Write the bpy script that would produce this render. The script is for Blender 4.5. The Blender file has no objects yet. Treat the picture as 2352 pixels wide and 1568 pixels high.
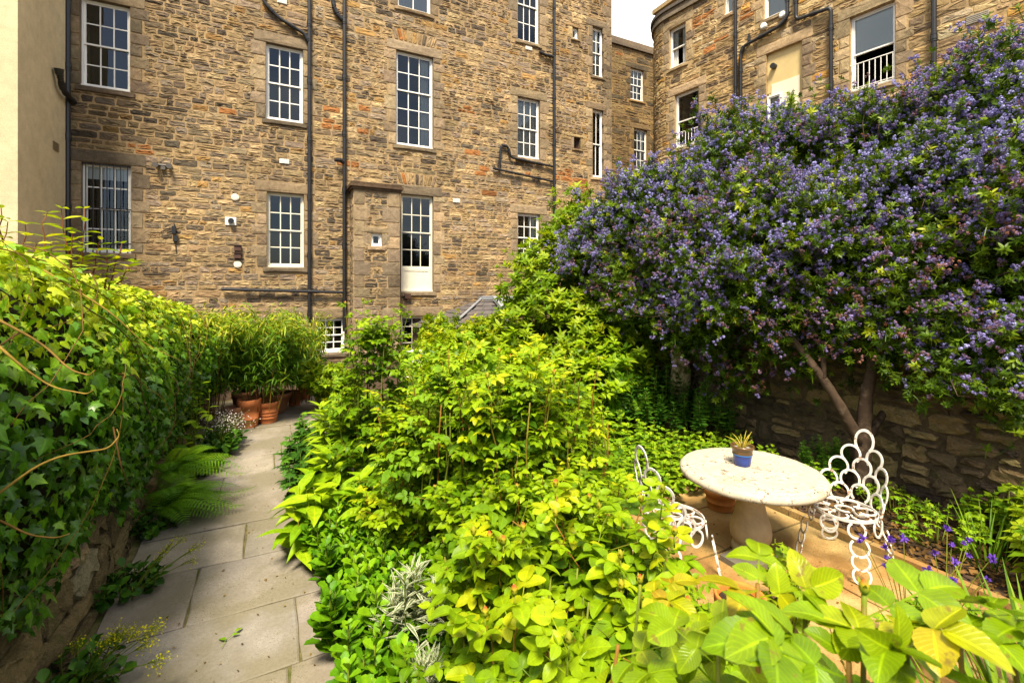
import bpy, math, random
import numpy as np
from mathutils import Vector, Matrix, Euler

C = bpy.context.scene.collection
S = bpy.context.scene
R = math.radians
# ------------------------------------------------------------------ camera, sky, sun, exposure
H = 2.3; FPX = 1087.0; YAW = R(27.09)
cam = bpy.data.cameras.new('camera'); camo = bpy.data.objects.new('camera', cam); C.objects.link(camo)
camo.location = (0, 0, H); camo.rotation_euler = (R(90), 0, -YAW)
cam.sensor_width = 36; cam.lens = FPX / 2352 * 36; cam.shift_y = -124 / 2352; cam.clip_start = .02; cam.clip_end = 1000
cam.dof.use_dof = True; cam.dof.focus_distance = 5.0; cam.dof.aperture_fstop = 7.1
S.camera = camo
SUN_EL, SUN_AZ = R(59), R(209)          # azimuth clockwise from +Y: behind the camera, to its left
W = bpy.data.worlds.new('World'); S.world = W; W.use_nodes = True
nt = W.node_tree; nt.nodes.clear()
def wn(t, **k):
    n = nt.nodes.new(t)
    for a, b in k.items(): setattr(n, a, b)
    return n
sky = wn('ShaderNodeTexSky', sky_type='NISHITA', sun_disc=False, sun_elevation=SUN_EL, sun_rotation=SUN_AZ, dust_density=2.0)
tc = wn('ShaderNodeTexCoord'); mp = wn('ShaderNodeMapping'); mp.inputs['Scale'].default_value = (1, 1, 2.2)
nz = wn('ShaderNodeTexNoise'); nz.inputs['Scale'].default_value = 2.3; nz.inputs['Detail'].default_value = 7
rp = wn('ShaderNodeValToRGB'); rp.color_ramp.elements[0].position = .3; rp.color_ramp.elements[1].position = .52
cl = wn('ShaderNodeMix', data_type='RGBA'); cl.inputs[7].default_value = (9.6, 9.4, 9.0, 1)
bg = wn('ShaderNodeBackground'); bg.inputs['Strength'].default_value = .085; wo = wn('ShaderNodeOutputWorld')
L = nt.links.new
bank = wn('ShaderNodeVectorMath', operation='DOT_PRODUCT'); bank.inputs[1].default_value = (.35, .55, 0); sm = wn('ShaderNodeMath', operation='MULTIPLY_ADD'); sm.inputs[1].default_value = .42   # a cloud bank over the town, broken blue sky opposite
L(tc.outputs['Generated'], bank.inputs[0]); L(bank.outputs['Value'], sm.inputs[0]); L(nz.outputs['Fac'], sm.inputs[2])
L(tc.outputs['Generated'], mp.inputs[0]); L(mp.outputs[0], nz.inputs['Vector']); L(sm.outputs[0], rp.inputs[0])
L(rp.outputs[0], cl.inputs[0]); L(sky.outputs[0], cl.inputs[6]); L(cl.outputs[2], bg.inputs[0]); L(bg.outputs[0], wo.inputs[0])
sl = bpy.data.lights.new('sun', 'SUN'); sl.energy = 4.8; sl.angle = R(15); sl.color = (1, .89, .68)
so = bpy.data.objects.new('sun', sl); C.objects.link(so)
sd = Vector((math.sin(SUN_AZ) * math.cos(SUN_EL), math.cos(SUN_AZ) * math.cos(SUN_EL), math.sin(SUN_EL)))
so.rotation_euler = sd.to_track_quat('Z', 'Y').to_euler(); so.location = (0, 0, 40)
S.view_settings.view_transform = 'Standard'; S.view_settings.look = 'None'
S.view_settings.exposure = 1.22; S.view_settings.gamma = 1
S.cycles.max_bounces = 7; S.cycles.diffuse_bounces = 3; S.cycles.glossy_bounces = 3; S.cycles.transmission_bounces = 4
S.cycles.transparent_max_bounces = 12; S.cycles.caustics_reflective = False; S.cycles.caustics_refractive = False
S.cycles.sample_clamp_indirect = 6
# ------------------------------------------------------------------ survey of the place: turning sight lines into plan positions
CF = np.array([math.sin(YAW), math.cos(YAW), 0]); CR = np.array([math.cos(YAW), -math.sin(YAW), 0]); CAM = np.array([0, 0, H])
def ray(u, v): return CF + CR * (u - 1176) / FPX + np.array([0, 0, (660 - v) / FPX])
def at(u, v, d): return CAM + ray(u, v) * d
def on_y(u, v, Y): r = ray(u, v); return CAM + r * (Y / r[1])
def on_z(u, v, z=0.): r = ray(u, v); return CAM + r * ((z - H) / r[2])
def on_plane(u, v, P, n):
    r = ray(u, v); P = np.array(P, float); n = np.array(n, float)
    return CAM + r * (np.dot(P - CAM, n) / np.dot(r, n))
# ------------------------------------------------------------------ mesh builder
class MB:
    def __init__(s): s.v = []; s.q = []; s.t = []; s.c = []; s.lc = []; s.n = 0; s.qm = []; s.tm = []
    def add(s, v, q=None, t=None, col=None, lc=None, mi=0):
        v = np.asarray(v, float).reshape(-1, 3); k = len(v)
        s.v.append(v)
        if q is not None and len(q): q = np.asarray(q, int).reshape(-1, 4); s.q.append(q + s.n); s.qm.append(np.full(len(q), mi))
        if t is not None and len(t): t = np.asarray(t, int).reshape(-1, 3); s.t.append(t + s.n); s.tm.append(np.full(len(t), mi))
        if col is None: col = np.ones((k, 3)) * .5
        col = np.asarray(col, float)
        if col.ndim == 1: col = np.tile(col, (k, 1))
        s.c.append(col)
        if lc is None: lc = np.zeros((k, 3))
        s.lc.append(np.asarray(lc, float).reshape(-1, 3))
        s.n += k
    def mesh(s, name, mats, smooth=False):
        m = bpy.data.meshes.new(name)
        v = np.concatenate(s.v) if s.v else np.zeros((0, 3))
        q = np.concatenate(s.q) if s.q else np.zeros((0, 4), int); t = np.concatenate(s.t) if s.t else np.zeros((0, 3), int)
        m.vertices.add(len(v)); m.vertices.foreach_set('co', v.astype(np.float32).ravel())
        li = np.concatenate([q.ravel(), t.ravel()]).astype(np.int32)
        m.loops.add(len(li)); m.loops.foreach_set('vertex_index', li)
        st = np.concatenate([np.arange(len(q)) * 4, len(q) * 4 + np.arange(len(t)) * 3]).astype(np.int32)
        m.polygons.add(len(st)); m.polygons.foreach_set('loop_start', st)
        mi = np.concatenate(s.qm + s.tm) if (s.qm or s.tm) else np.zeros(0)
        m.polygons.foreach_set('material_index', mi.astype(np.int32))
        m.polygons.foreach_set('use_smooth', np.full(len(st), bool(smooth)))
        a = m.attributes.new('Col', 'FLOAT_COLOR', 'POINT'); cc = np.concatenate(s.c); cc = np.concatenate([cc, np.ones((len(cc), 1))], 1)
        a.data.foreach_set('color', cc.astype(np.float32).ravel())
        a = m.attributes.new('lc', 'FLOAT_VECTOR', 'POINT'); a.data.foreach_set('vector', np.concatenate(s.lc).astype(np.float32).ravel())
        for k in (mats if isinstance(mats, (list, tuple)) else [mats]): m.materials.append(k)
        m.update(calc_edges=True); m.validate()
        return m
    def build(s, name, mats, parent=None, smooth=False):
        return link(name, s.mesh(name, mats, smooth), parent)
    # ---- shapes
    def box(s, lo, hi, col=None, O=None, B=None, mi=0):
        x0, y0, z0 = lo; x1, y1, z1 = hi
        v = np.array([[x0,y0,z0],[x1,y0,z0],[x1,y1,z0],[x0,y1,z0],[x0,y0,z1],[x1,y0,z1],[x1,y1,z1],[x0,y1,z1]], float)
        if B is not None: v = v @ np.asarray(B, float)          # rows of B: local axes in world
        if O is not None: v = v + O
        s.add(v, [[0,3,2,1],[4,5,6,7],[0,1,5,4],[1,2,6,5],[2,3,7,6],[3,0,4,7]], col=col, mi=mi)
    def tube(s, pts, rad, n=6, col=None, caps=True, rnd=0., mi=0):
        P = np.asarray(pts, float); k = len(P); rad = np.broadcast_to(np.asarray(rad, float), (k,))
        T = np.gradient(P, axis=0); T /= np.linalg.norm(T, axis=1)[:, None] + 1e-9
        up = np.array([0, 0, 1.]) if abs(T[0][2]) < .9 else np.array([1., 0, 0])
        a = np.linspace(0, 2 * np.pi, n, endpoint=False); V = []
        x = np.cross(up, T[0]); x /= np.linalg.norm(x)
        for i in range(k):
            x = x - T[i] * np.dot(x, T[i]); x /= np.linalg.norm(x) + 1e-9; y = np.cross(T[i], x)
            V.append(P[i] + rad[i] * (np.cos(a)[:, None] * x + np.sin(a)[:, None] * y))
        V = np.concatenate(V); j = np.arange(n); q = []
        for i in range(k - 1): q.append(np.stack([i*n + j, i*n + (j+1) % n, (i+1)*n + (j+1) % n, (i+1)*n + j], 1))
        t = []
        if caps:
            V = np.concatenate([V, P[:1], P[-1:]]); c0 = k*n; c1 = k*n + 1
            t = np.concatenate([np.stack([(j+1) % n, j, np.full(n, c0)], 1), np.stack([(k-1)*n + j, (k-1)*n + (j+1) % n, np.full(n, c1)], 1)])
        lc = np.zeros((len(V), 3)); lc[:, 2] = rnd
        s.add(V, np.concatenate(q), t, col=col, lc=lc, mi=mi)
    def lathe(s, prof, n=40, O=(0, 0, 0), col=None, jit=0, mi=0, close=True):
        prof = np.asarray(prof, float); k = len(prof); a = np.linspace(0, 2*np.pi, n, endpoint=False)
        V = np.stack([prof[:, 0, None] * np.cos(a), prof[:, 0, None] * np.sin(a), np.repeat(prof[:, 1, None], n, 1)], 2).reshape(-1, 3)
        if jit: V += np.random.default_rng(5).normal(0, jit, V.shape)
        j = np.arange(n); q = [np.stack([i*n + j, i*n + (j+1) % n, (i+1)*n + (j+1) % n, (i+1)*n + j], 1) for i in range(k-1)]
        s.add(V + np.array(O), np.concatenate(q), col=col, mi=mi)
    def scatter(s, tpl, M, T, rnd, mi=0):
        tv, tq, tt, tl = tpl; N = len(T); k = len(tv)
        V = np.einsum('nij,kj->nki', M, tv) + T[:, None, :]
        lc = np.tile(tl[None], (N, 1, 1)); lc[:, :, 2] += np.asarray(rnd)[:, None]
        off = (np.arange(N) * k)[:, None, None]
        s.add(V.reshape(-1, 3), (tq[None] + off).reshape(-1, 4) if len(tq) else None, (tt[None] + off).reshape(-1, 3) if len(tt) else None, lc=lc.reshape(-1, 3), mi=mi)
def link(name, data, parent=None):
    o = bpy.data.objects.new(name, data); C.objects.link(o)
    if parent is not None: o.parent = parent
    return o
def tag(o, label=None, cat=None, group=None, kind=None):
    if label: o['label'] = label
    if cat: o['category'] = cat
    if group: o['group'] = group
    if kind: o['kind'] = kind
    return o
def thing(name, label, cat, loc=(0, 0, 0), rz=0, group=None):
    o = bpy.data.objects.new(name, None); C.objects.link(o); o.empty_display_size = .1
    o.location = [float(a) for a in loc]; o.rotation_euler = (0, 0, rz)
    return tag(o, label, cat, group)
def dup(root, loc, rz=0., sc=1., label=None, group=None):
    r = root.copy(); C.objects.link(r); r.location = [float(a) for a in loc]; r.rotation_euler = (0, 0, rz)
    r.scale = (sc, sc, sc) if np.isscalar(sc) else sc
    if label: r['label'] = label
    if group: r['group'] = group
    for ch in root.children:
        c = ch.copy(); C.objects.link(c); c.parent = r
        for g in ch.children: d = g.copy(); C.objects.link(d); d.parent = c
    return r
# ------------------------------------------------------------------ materials
def newmat(name):
    m = bpy.data.materials.new(name); m.use_nodes = True; m.node_tree.nodes.clear(); return m, m.node_tree
def N(t, ty, **k):
    n = t.nodes.new(ty)
    for a, b in k.items():
        if a.startswith('i_'): n.inputs[a[2:].replace('_', ' ')].default_value = b
        else: setattr(n, a, b)
    return n
def ramp(t, stops, src):
    n = t.nodes.new('ShaderNodeValToRGB'); cr = n.color_ramp
    while len(cr.elements) < len(stops): cr.elements.new(.5)
    for e, (p, c) in zip(cr.elements, stops):
        e.position = p; e.color = (c[0], c[1], c[2], 1) if hasattr(c, '__len__') else (c, c, c, 1)
    t.links.new(src, n.inputs[0]); return n.outputs[0]
def mixc(t, fac, a, b, bt='MIX'):
    n = t.nodes.new('ShaderNodeMix'); n.data_type = 'RGBA'; n.blend_type = bt
    for i, x in ((0, fac), (6, a), (7, b)):
        if hasattr(x, 'is_linked'): t.links.new(x, n.inputs[i])
        elif i == 0: n.inputs[0].default_value = x
        else: n.inputs[i].default_value = (x[0], x[1], x[2], 1)
    return n.outputs[2]
def noise(t, scale, detail=4, rough=.55, coord='Object', vec=None, dist=0):
    n = t.nodes.new('ShaderNodeTexNoise'); n.inputs['Scale'].default_value = scale; n.inputs['Detail'].default_value = detail
    n.inputs['Roughness'].default_value = rough; n.inputs['Distortion'].default_value = dist
    if vec is None: vec = t.nodes.new('ShaderNodeTexCoord').outputs[coord]
    t.links.new(vec, n.inputs['Vector']); return n.outputs['Fac']
def math_(t, op, a, b=None, clamp=False):
    n = t.nodes.new('ShaderNodeMath'); n.operation = op; n.use_clamp = clamp
    for i, x in enumerate((a, b)):
        if x is None: continue
        if hasattr(x, 'is_linked'): t.links.new(x, n.inputs[i])
        else: n.inputs[i].default_value = x
    return n.outputs[0]
def finish(t, colour, rough=.7, bump=None, bstr=.3, bdist=.02, spec=.3, metal=0, transl=None, tcol=None):
    p = t.nodes.new('ShaderNodeBsdfPrincipled'); o = t.nodes.new('ShaderNodeOutputMaterial')
    if hasattr(colour, 'is_linked'): t.links.new(colour, p.inputs['Base Color'])
    else: p.inputs['Base Color'].default_value = (*colour[:3], 1)
    if hasattr(rough, 'is_linked'): t.links.new(rough, p.inputs['Roughness'])
    else: p.inputs['Roughness'].default_value = rough
    p.inputs['Specular IOR Level'].default_value = spec; p.inputs['Metallic'].default_value = metal
    if bump is not None:
        b = t.nodes.new('ShaderNodeBump'); b.inputs['Strength'].default_value = bstr; b.inputs['Distance'].default_value = bdist
        t.links.new(bump, b.inputs['Height']); t.links.new(b.outputs[0], p.inputs['Normal'])
    out = p.outputs[0]
    if transl:
        tr = t.nodes.new('ShaderNodeBsdfTranslucent'); mx = t.nodes.new('ShaderNodeMixShader'); mx.inputs[0].default_value = transl
        t.links.new(tcol, tr.inputs[0]); t.links.new(out, mx.inputs[1]); t.links.new(tr.outputs[0], mx.inputs[2]); out = mx.outputs[0]
    t.links.new(out, o.inputs[0])
def mat_stone(name, sc=1., stain=.55, bstr=.5, lichen=0., warm=(1, 1, 1), bd=.02):
    m, t = newmat(name); a = N(t, 'ShaderNodeAttribute', attribute_name='Col').outputs['Color']
    n1 = noise(t, 9 * sc, 8, .65); n2 = noise(t, .55 * sc, 5, .6); n3 = noise(t, 34 * sc, 4, .7); n4 = noise(t, 2.6 * sc, 7, .7, dist=.4)
    c = mixc(t, .75, a, ramp(t, [(.25, .5), (.5, .95), (.75, 1.4)], n1), 'MULTIPLY')
    c = mixc(t, .5, c, ramp(t, [(.3, .55), (.7, 1.25)], n3), 'MULTIPLY')
    c = mixc(t, stain, c, ramp(t, [(.3, (.45, .42, .4)), (.5, (.97, .96, .94)), (.68, (1.25, 1.2, 1.08))], n2), 'MULTIPLY')
    c = mixc(t, math_(t, 'MULTIPLY', ramp(t, [(.6, 0.), (.7, 1.)], n4), .5), c, (.07, .06, .05))
    if lichen: c = mixc(t, math_(t, 'MULTIPLY', ramp(t, [(.54, 0.), (.66, 1.)], noise(t, 3.7 * sc, 6, .7)), lichen), c, (.12, .12, .035))
    c = mixc(t, 1., c, warm, 'MULTIPLY')
    finish(t, c, .85, math_(t, 'ADD', n1, math_(t, 'MULTIPLY', n3, .5)), bstr, bd, .2); return m
def mat_plain(name, col, rough=.6, var=.25, sc=6., bstr=.0, spec=.3, metal=0, dark=None, dth=(.55, .7), dsc=3.):
    m, t = newmat(name); n1 = noise(t, sc, 6, .65)
    c = mixc(t, 1., col, ramp(t, [(.25, 1 - var), (.75, 1 + var)], n1), 'MULTIPLY')
    if dark: c = mixc(t, ramp(t, [(dth[0], 0.), (dth[1], 1.)], noise(t, dsc, 8, .7)), c, dark)
    finish(t, c, rough, n1 if bstr else None, bstr, .01, spec, metal); return m
def mat_leaf(name, stops, rough=.42, transl=.3, vein=.35, spec=.14, edge=None, vn=9., tint=(1.25, 1.25, .4), warm=(1.08, 1.03, .55), spots=0.):
    m, t = newmat(name); sp = N(t, 'ShaderNodeSeparateXYZ'); t.links.new(N(t, 'ShaderNodeAttribute', attribute_name='lc').outputs['Vector'], sp.inputs[0])
    ax = math_(t, 'ABSOLUTE', sp.outputs[0])
    info = N(t, 'ShaderNodeObjectInfo').outputs['Random']
    r = math_(t, 'ADD', sp.outputs[2], math_(t, 'MULTIPLY', math_(t, 'SUBTRACT', info, .5), .22), True)
    c = ramp(t, stops, r)
    c = mixc(t, 1., c, ramp(t, [(.3, .72), (.7, 1.2)], noise(t, 26., 4, .6)), 'MULTIPLY'); c = mixc(t, 1., c, warm, 'MULTIPLY')
    if vein:
        mid = ramp(t, [(.03, 1.), (.11, 0.)], ax)
        w = math_(t, 'SINE', math_(t, 'MULTIPLY', math_(t, 'SUBTRACT', sp.outputs[1], math_(t, 'MULTIPLY', ax, .32)), vn * 6.283))
        sv = math_(t, 'MULTIPLY', ramp(t, [(.72, 0.), (1., 1.)], math_(t, 'ADD', math_(t, 'MULTIPLY', w, .5), .5)), .4)
        f = math_(t, 'MULTIPLY', math_(t, 'MAXIMUM', mid, sv), vein)
        c = mixc(t, f, c, mixc(t, 1., c, (1.9, 1.75, 1.5), 'MULTIPLY'))
    if edge: c = mixc(t, ramp(t, [(.45, 0.), (.62, 1.)], ax), c, edge)
    if spots: c = mixc(t, math_(t, 'MULTIPLY', ramp(t, [(.64, 0.), (.70, 1.)], noise(t, 48., 3, .6)), spots), c, (.16, .10, .02))
    b = None
    if vein: b = math_(t, 'SUBTRACT', 0., f)
    finish(t, c, rough, b, .25, .004, spec, 0, transl, mixc(t, 1., c, tint, 'MULTIPLY')); return m
# ------------------------------------------------------------------ ground, path, patio
M_soil = mat_plain('soil', (.055, .036, .024), .95, .5, 30, .9, .1)
M_flag = None
def flag_mat(name, base, dirt, stainc):
    m, t = newmat(name); a = N(t, 'ShaderNodeAttribute', attribute_name='Col').outputs['Color']
    n1 = noise(t, 3.1, 8, .68, dist=.3); n2 = noise(t, 42, 5, .7); n3 = noise(t, 1.2, 6, .6); n4 = noise(t, 95, 3, .6)
    c = mixc(t, 1., base, a, 'MULTIPLY')
    c = mixc(t, .8, c, ramp(t, [(.28, .6), (.7, 1.22)], n1), 'MULTIPLY')
    c = mixc(t, math_(t, 'MULTIPLY', ramp(t, [(.40, 0.), (.56, 1.)], n3), .85), c, stainc)
    c = mixc(t, .6, c, ramp(t, [(.3, .75), (.7, 1.2)], n2), 'MULTIPLY')
    c = mixc(t, math_(t, 'MULTIPLY', math_(t, 'MULTIPLY', ramp(t, [(.58, 0.), (.63, 1.)], n4), ramp(t, [(.42, 0.), (.58, 1.)], n1)), .8), c, dirt)
    finish(t, c, .75, math_(t, 'ADD', n1, math_(t, 'MULTIPLY', n2, .35)), .25, .01, .25); return m
M_flag = flag_mat('flagstone', (.24, .21, .175), (.07, .06, .035), (.15, .13, .085))
M_sand = flag_mat('sandstone_paving', (.40, .265, .10), (.03, .02, .012), (.24, .125, .035))
M_joint = mat_plain('mossy_joint', (.13, .105, .05), .95, .4, 12, .5, .1, dark=(.06, .07, .015), dth=(.45, .6), dsc=5)
g = MB(); g.add([[-150, -150, -.03], [150, -150, -.03], [150, 150, -.03], [-150, 150, -.03]], [[0, 1, 2, 3]])
tag(g.build('ground', M_soil), kind='structure')
rg = np.random.default_rng(11)
def slabs(name, mat, x0, x1, rows, cuts, gap, zt=0., jit=.012):
    b = MB()
    for y0, y1 in zip(rows[:-1], rows[1:]):
        xs = [x0] + cuts(y0) + [x1]
        for a, c in zip(xs[:-1], xs[1:]):
            n = 4; g0 = gap * rg.uniform(.4, 1.3) / 2; zz = zt + rg.normal(0, .003)
            lo, hi = np.array([a + g0, y0 + g0]), np.array([c - g0, y1 - g0]); e = []
            for (p, q) in ((lo, [hi[0], lo[1]]), ([hi[0], lo[1]], hi), (hi, [lo[0], hi[1]]), ([lo[0], hi[1]], lo)):
                p = np.array(p); q = np.array(q)
                for k in range(n): e.append(p + (q - p) * (k / n) + rg.normal(0, jit * .35, 2))
            e = np.array(e); m = len(e); cen = e.mean(0); inn = cen + (e - cen) * (1 - .02)
            tilt = rg.normal(0, .004, 2)
            def zz_(p, d): return np.concatenate([p, (zz + (p - cen) @ tilt - d)[:, None]], 1)
            V = np.concatenate([zz_(e, .06), zz_(e, .006), zz_(inn, 0), zz_(cen[None], 0)]); j = np.arange(m); j2 = (j + 1) % m
            q = np.concatenate([np.stack([j, j2, m + j2, m + j], 1), np.stack([m + j, m + j2, 2*m + j2, 2*m + j], 1)])
            t = np.stack([2*m + j, 2*m + j2, np.full(m, 3*m)], 1)
            tone = rg.uniform(.86, 1.14); b.add(V, q, t, col=np.array([tone * rg.uniform(.97, 1.04), tone, tone * rg.uniform(.95, 1.05)]))
    return tag(b.build(name, mat), kind='structure')
prow = [.2, .95, 1.75, 2.45, 3.19, 3.87, 4.62, 5.3, 5.98, 6.7, 7.35, 8.1, 8.8, 9.6, 10.4, 11.2]
cutd = {3.19: [.17], 3.87: [-.52, .56], 4.62: [-.2], 5.3: [.22, .7], 5.98: [-.5], 6.7: [.05], 2.45: [.1], 1.75: [-.3]}
slabs('path', M_flag, -1.04, .95, prow, lambda y: cutd.get(round(y, 2), [rg.uniform(-.5, .5)]), .015)
g = MB(); g.add([[-1.1, 0, -.014], [1.0, 0, -.014], [1.0, 11.3, -.014], [-1.1, 11.3, -.014]], [[0, 1, 2, 3]]); tag(g.build('path_bedding', M_joint), kind='structure')
trow = [-.6, .1, .75, 1.5, 2.1, 2.85, 3.5, 4.1]
slabs('patio', M_sand, 1.95, 4.66, trow, lambda y: list(np.sort(np.array([2.7, 3.75]) + rg.uniform(-.25, .25, 2))), .018)
g = MB(); g.add([[1.9, -.7, -.016], [4.7, -.7, -.016], [4.7, 4.15, -.016], [1.9, 4.15, -.016]], [[0, 1, 2, 3]]); tag(g.build('patio_bedding', M_joint), kind='structure')
b = MB()
for k in range(7): y = -.6 + k * .72; b.box((4.68, y, -.02), (4.75, y + .708, .05 + rg.uniform(-.006, .006)), col=np.ones(3) * rg.uniform(.6, .8))
tag(b.build('kerb', M_sand), kind='structure')
# ------------------------------------------------------------------ stone walling (every stone modelled)
NR = 12
_a = np.linspace(0, 2*np.pi, NR, endpoint=False) + np.pi / NR
_q = lambda e: np.stack([np.sign(np.cos(_a)) * np.abs(np.cos(_a))**e, np.sign(np.sin(_a)) * np.abs(np.sin(_a))**e], 1) * .5
_r, _rs = _q(.32), _q(.10)
def add_stones(mb, rects, cols, mapf, rng, relief=.02, gap=.014, rough=.012, jit=.010, lift=None, shear=None, sq=False):
    rects = np.asarray(rects, float); n = len(rects); cols = np.asarray(cols, float)
    if n == 0: return
    cx = (rects[:, 0] + rects[:, 1]) / 2; cz = (rects[:, 2] + rects[:, 3]) / 2
    w = rects[:, 1] - rects[:, 0] - gap; h = rects[:, 3] - rects[:, 2] - gap
    w = np.maximum(w, .02); h = np.maximum(h, .02)
    jj = rng.normal(0, 1, (n, NR, 2)) * np.minimum(jit, .16 * np.minimum(w, h))[:, None, None]
    ring = (_rs if sq else _r)[None] * np.stack([w, h], 1)[:, None, :] + jj
    if shear is not None: ring[:, :, 0] += ring[:, :, 1] * np.asarray(shear)[:, None]
    base = relief if lift is None else relief + np.asarray(lift)
    base = np.broadcast_to(base, (n,))
    inset = np.minimum(.014, .14 * np.minimum(w, h)); half = np.stack([w, h], 1) / 2
    f1 = 1 - inset[:, None] / half; f2 = .52
    d1 = base[:, None] * .75 + rng.normal(0, rough * .35, (n, NR)); d2 = base[:, None] + rng.normal(.1 * rough, rough, (n, NR)); d3 = base + rng.normal(.3 * rough, rough, n)
    P = []
    for rr, dd in ((ring, np.full((n, NR), -.02)), (ring * f1[:, None, :], d1), (ring * f2, d2)):
        P.append(np.stack([cx[:, None] + rr[:, :, 0], cz[:, None] + rr[:, :, 1], dd], 2))
    P.append(np.stack([cx, cz, d3], 1)[:, None, :])
    P = np.concatenate(P, 1); K = 3 * NR + 1
    j = np.arange(NR); j2 = (j + 1) % NR
    q = np.concatenate([np.stack([j, j2, NR + j2, NR + j], 1), np.stack([NR + j, NR + j2, 2*NR + j2, 2*NR + j], 1)])
    t = np.stack([2*NR + j, 2*NR + j2, np.full(NR, 3*NR)], 1)
    off = (np.arange(n) * K)[:, None, None]
    mb.add(mapf(P.reshape(-1, 3)), (q[None] + off).reshape(-1, 4), (t[None] + off).reshape(-1, 3), col=np.repeat(cols, K, 0))
def wob(x, seed): return np.sin(x * 1.3 + seed) * .5 + np.sin(x * 2.9 + seed * 2.1) * .3 + np.sin(x * .47 + seed * .7) * .6
def rubble(mb, s0, s1, z0, z1, holes, mapf, pal, rng, hh=(.11, .215), ww=(.18, .5), relief=.012, gap=.013, rough=.009, jit=.011, big=.0, split=.1):
    rects = []; z = z0
    while z < z1 - .03:
        h = min(rng.uniform(*hh), z1 - z)
        if z1 - z - h < .05: h = z1 - z
        bp = sorted({s0, s1} | {x for a, c, e, f in holes if f > z and e < z + h for x in (a, c) if s0 < x < s1})
        for a, c in zip(bp[:-1], bp[1:]):
            m = (a + c) / 2; lo, hi = z, z + h
            for (p, q, e, f) in holes:
                if p < m < q and f > lo and e < hi:
                    if e <= lo and f >= hi: lo = hi
                    elif e <= lo: lo = f
                    elif f >= hi: hi = e
                    else: hi = e
            if hi - lo < .045: continue
            x = a
            while x < c - .01:
                w = rng.uniform(*ww) * (1.35 if h > .2 else 1)
                if c - x - w < .12: w = c - x
                dz = .02 * wob(x * .9, round(z, 3)) if (lo == z and hi == z + h) else 0
                if rng.random() < split and hi - lo > .15:
                    k = rng.uniform(.38, .62); mid = lo + (hi - lo) * k
                    rects += [(x, x + w, lo, mid), (x, x + w, mid, hi)]
                else: rects.append((x, x + w, lo, hi))
                x += w
        z += h
    rects = np.array(rects)
    add_stones(mb, rects, pal(rng, rects), mapf, rng, relief, gap, rough, jit)
def backing(mb, s0, s1, z0, z1, holes, mapf, col, nseg=None, rev=.2, revcol=None):
    ss = sorted({s0, s1} | {x for h in holes for x in h[:2] if s0 < x < s1} | set(np.linspace(s0, s1, nseg or 2)))
    zs = sorted({z0, z1} | {x for h in holes for x in h[2:4] if z0 < x < z1})
    for a, c in zip(ss[:-1], ss[1:]):
        for e, f in zip(zs[:-1], zs[1:]):
            m, n = (a + c) / 2, (e + f) / 2
            if any(p < m < q and u < n < v for p, q, u, v in holes): continue
            mb.add(mapf(np.array([[a, e, 0], [c, e, 0], [c, f, 0], [a, f, 0]], float)), [[0, 1, 2, 3]], col=col)
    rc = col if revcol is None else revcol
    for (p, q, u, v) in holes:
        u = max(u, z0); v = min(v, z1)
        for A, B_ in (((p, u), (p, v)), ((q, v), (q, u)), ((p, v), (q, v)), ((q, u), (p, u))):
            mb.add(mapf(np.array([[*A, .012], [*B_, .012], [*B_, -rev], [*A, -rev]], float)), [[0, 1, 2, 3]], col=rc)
def dressed(mb, op, mapf, rng, pal, lint=.34, sill=.16, jw=.27):
    s0, s1, z0, z1 = op; R_ = [(s0 - .34, s1 + .34, z1, z1 + lint), (s0 - .12, s1 + .12, z0 - sill, z0)]; lf = [.012, .05]
    for side in (0, 1):
        z = z0; k = int(rng.integers(2))
        while z < z1 - .02:
            h = rng.uniform(.28, .46); h = h if z1 - z - h > .15 else z1 - z
            w = jw if k % 2 else jw + .16
            R_.append((s0 - w, s0, z, z + h) if side == 0 else (s1, s1 + w, z, z + h)); lf.append(.008 + .004 * (k % 2)); z += h; k += 1
    R_ = np.array(R_); add_stones(mb, R_, pal(rng, R_), mapf, rng, .014, .008, .004, .004, lift=lf, sq=True)
def rect_hole(op, lint=.34, sill=.16, jw=.29): return (op[0] - jw, op[1] + jw, op[2] - sill, op[3] + lint)
def palette(stops, w, spots=(), rad=.22, zone=None):
    stops = np.array(stops)
    def f(rng, r):
        n = len(r); c = stops[rng.choice(len(stops), n, p=np.array(w) / sum(w))] * rng.uniform(.78, 1.25, (n, 1)) * rng.uniform(.97, 1.03, (n, 3))
        cx = (r[:, 0] + r[:, 1]) / 2; cz = (r[:, 2] + r[:, 3]) / 2
        if zone is not None: c = c * zone(cx, cz)[:, None]
        for (x, z) in spots:
            k = (np.abs(cx - x) < rad * 1.2) & (np.abs(cz - z) < .1)
            c[k] = np.array([.38, .17, .06]) * rng.uniform(.75, 1.2, (k.sum(), 1))
        return c
    return f
M_wall = mat_stone('sandstone', 1., .6, .6, warm=(.79, .745, .69))
M_wall2 = mat_stone('pale_sandstone', 1., .5, .5, warm=(.96, .92, .85))
M_white = mat_plain('white_gloss_paint', (.78, .77, .73), .35, .06, 5, 0, .4)
M_cream = mat_plain('cream_paint', (.70, .65, .52), .45, .08, 5, 0, .3)
M_iron = mat_plain('black_cast_iron', (.012, .012, .014), .35, .4, 14, .15, .5)
M_lead = mat_plain('lead_sheet', (.22, .23, .25), .45, .2, 4, .1, .4)
M_room = mat_plain('dim_room', (.028, .022, .016), .9, .3, 2)
M_net = mat_plain('net_curtain', (.62, .62, .58), .9, .1, 3)
M_blind_refl = mat_plain('white_blind_or_reflection', (.85, .84, .82), .8, .03, 3)  # white of the blinds, also of the sky reflection painted in one window
M_brownbox = mat_plain('brown_plastic', (.07, .035, .025), .5, .2, 5)
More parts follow.
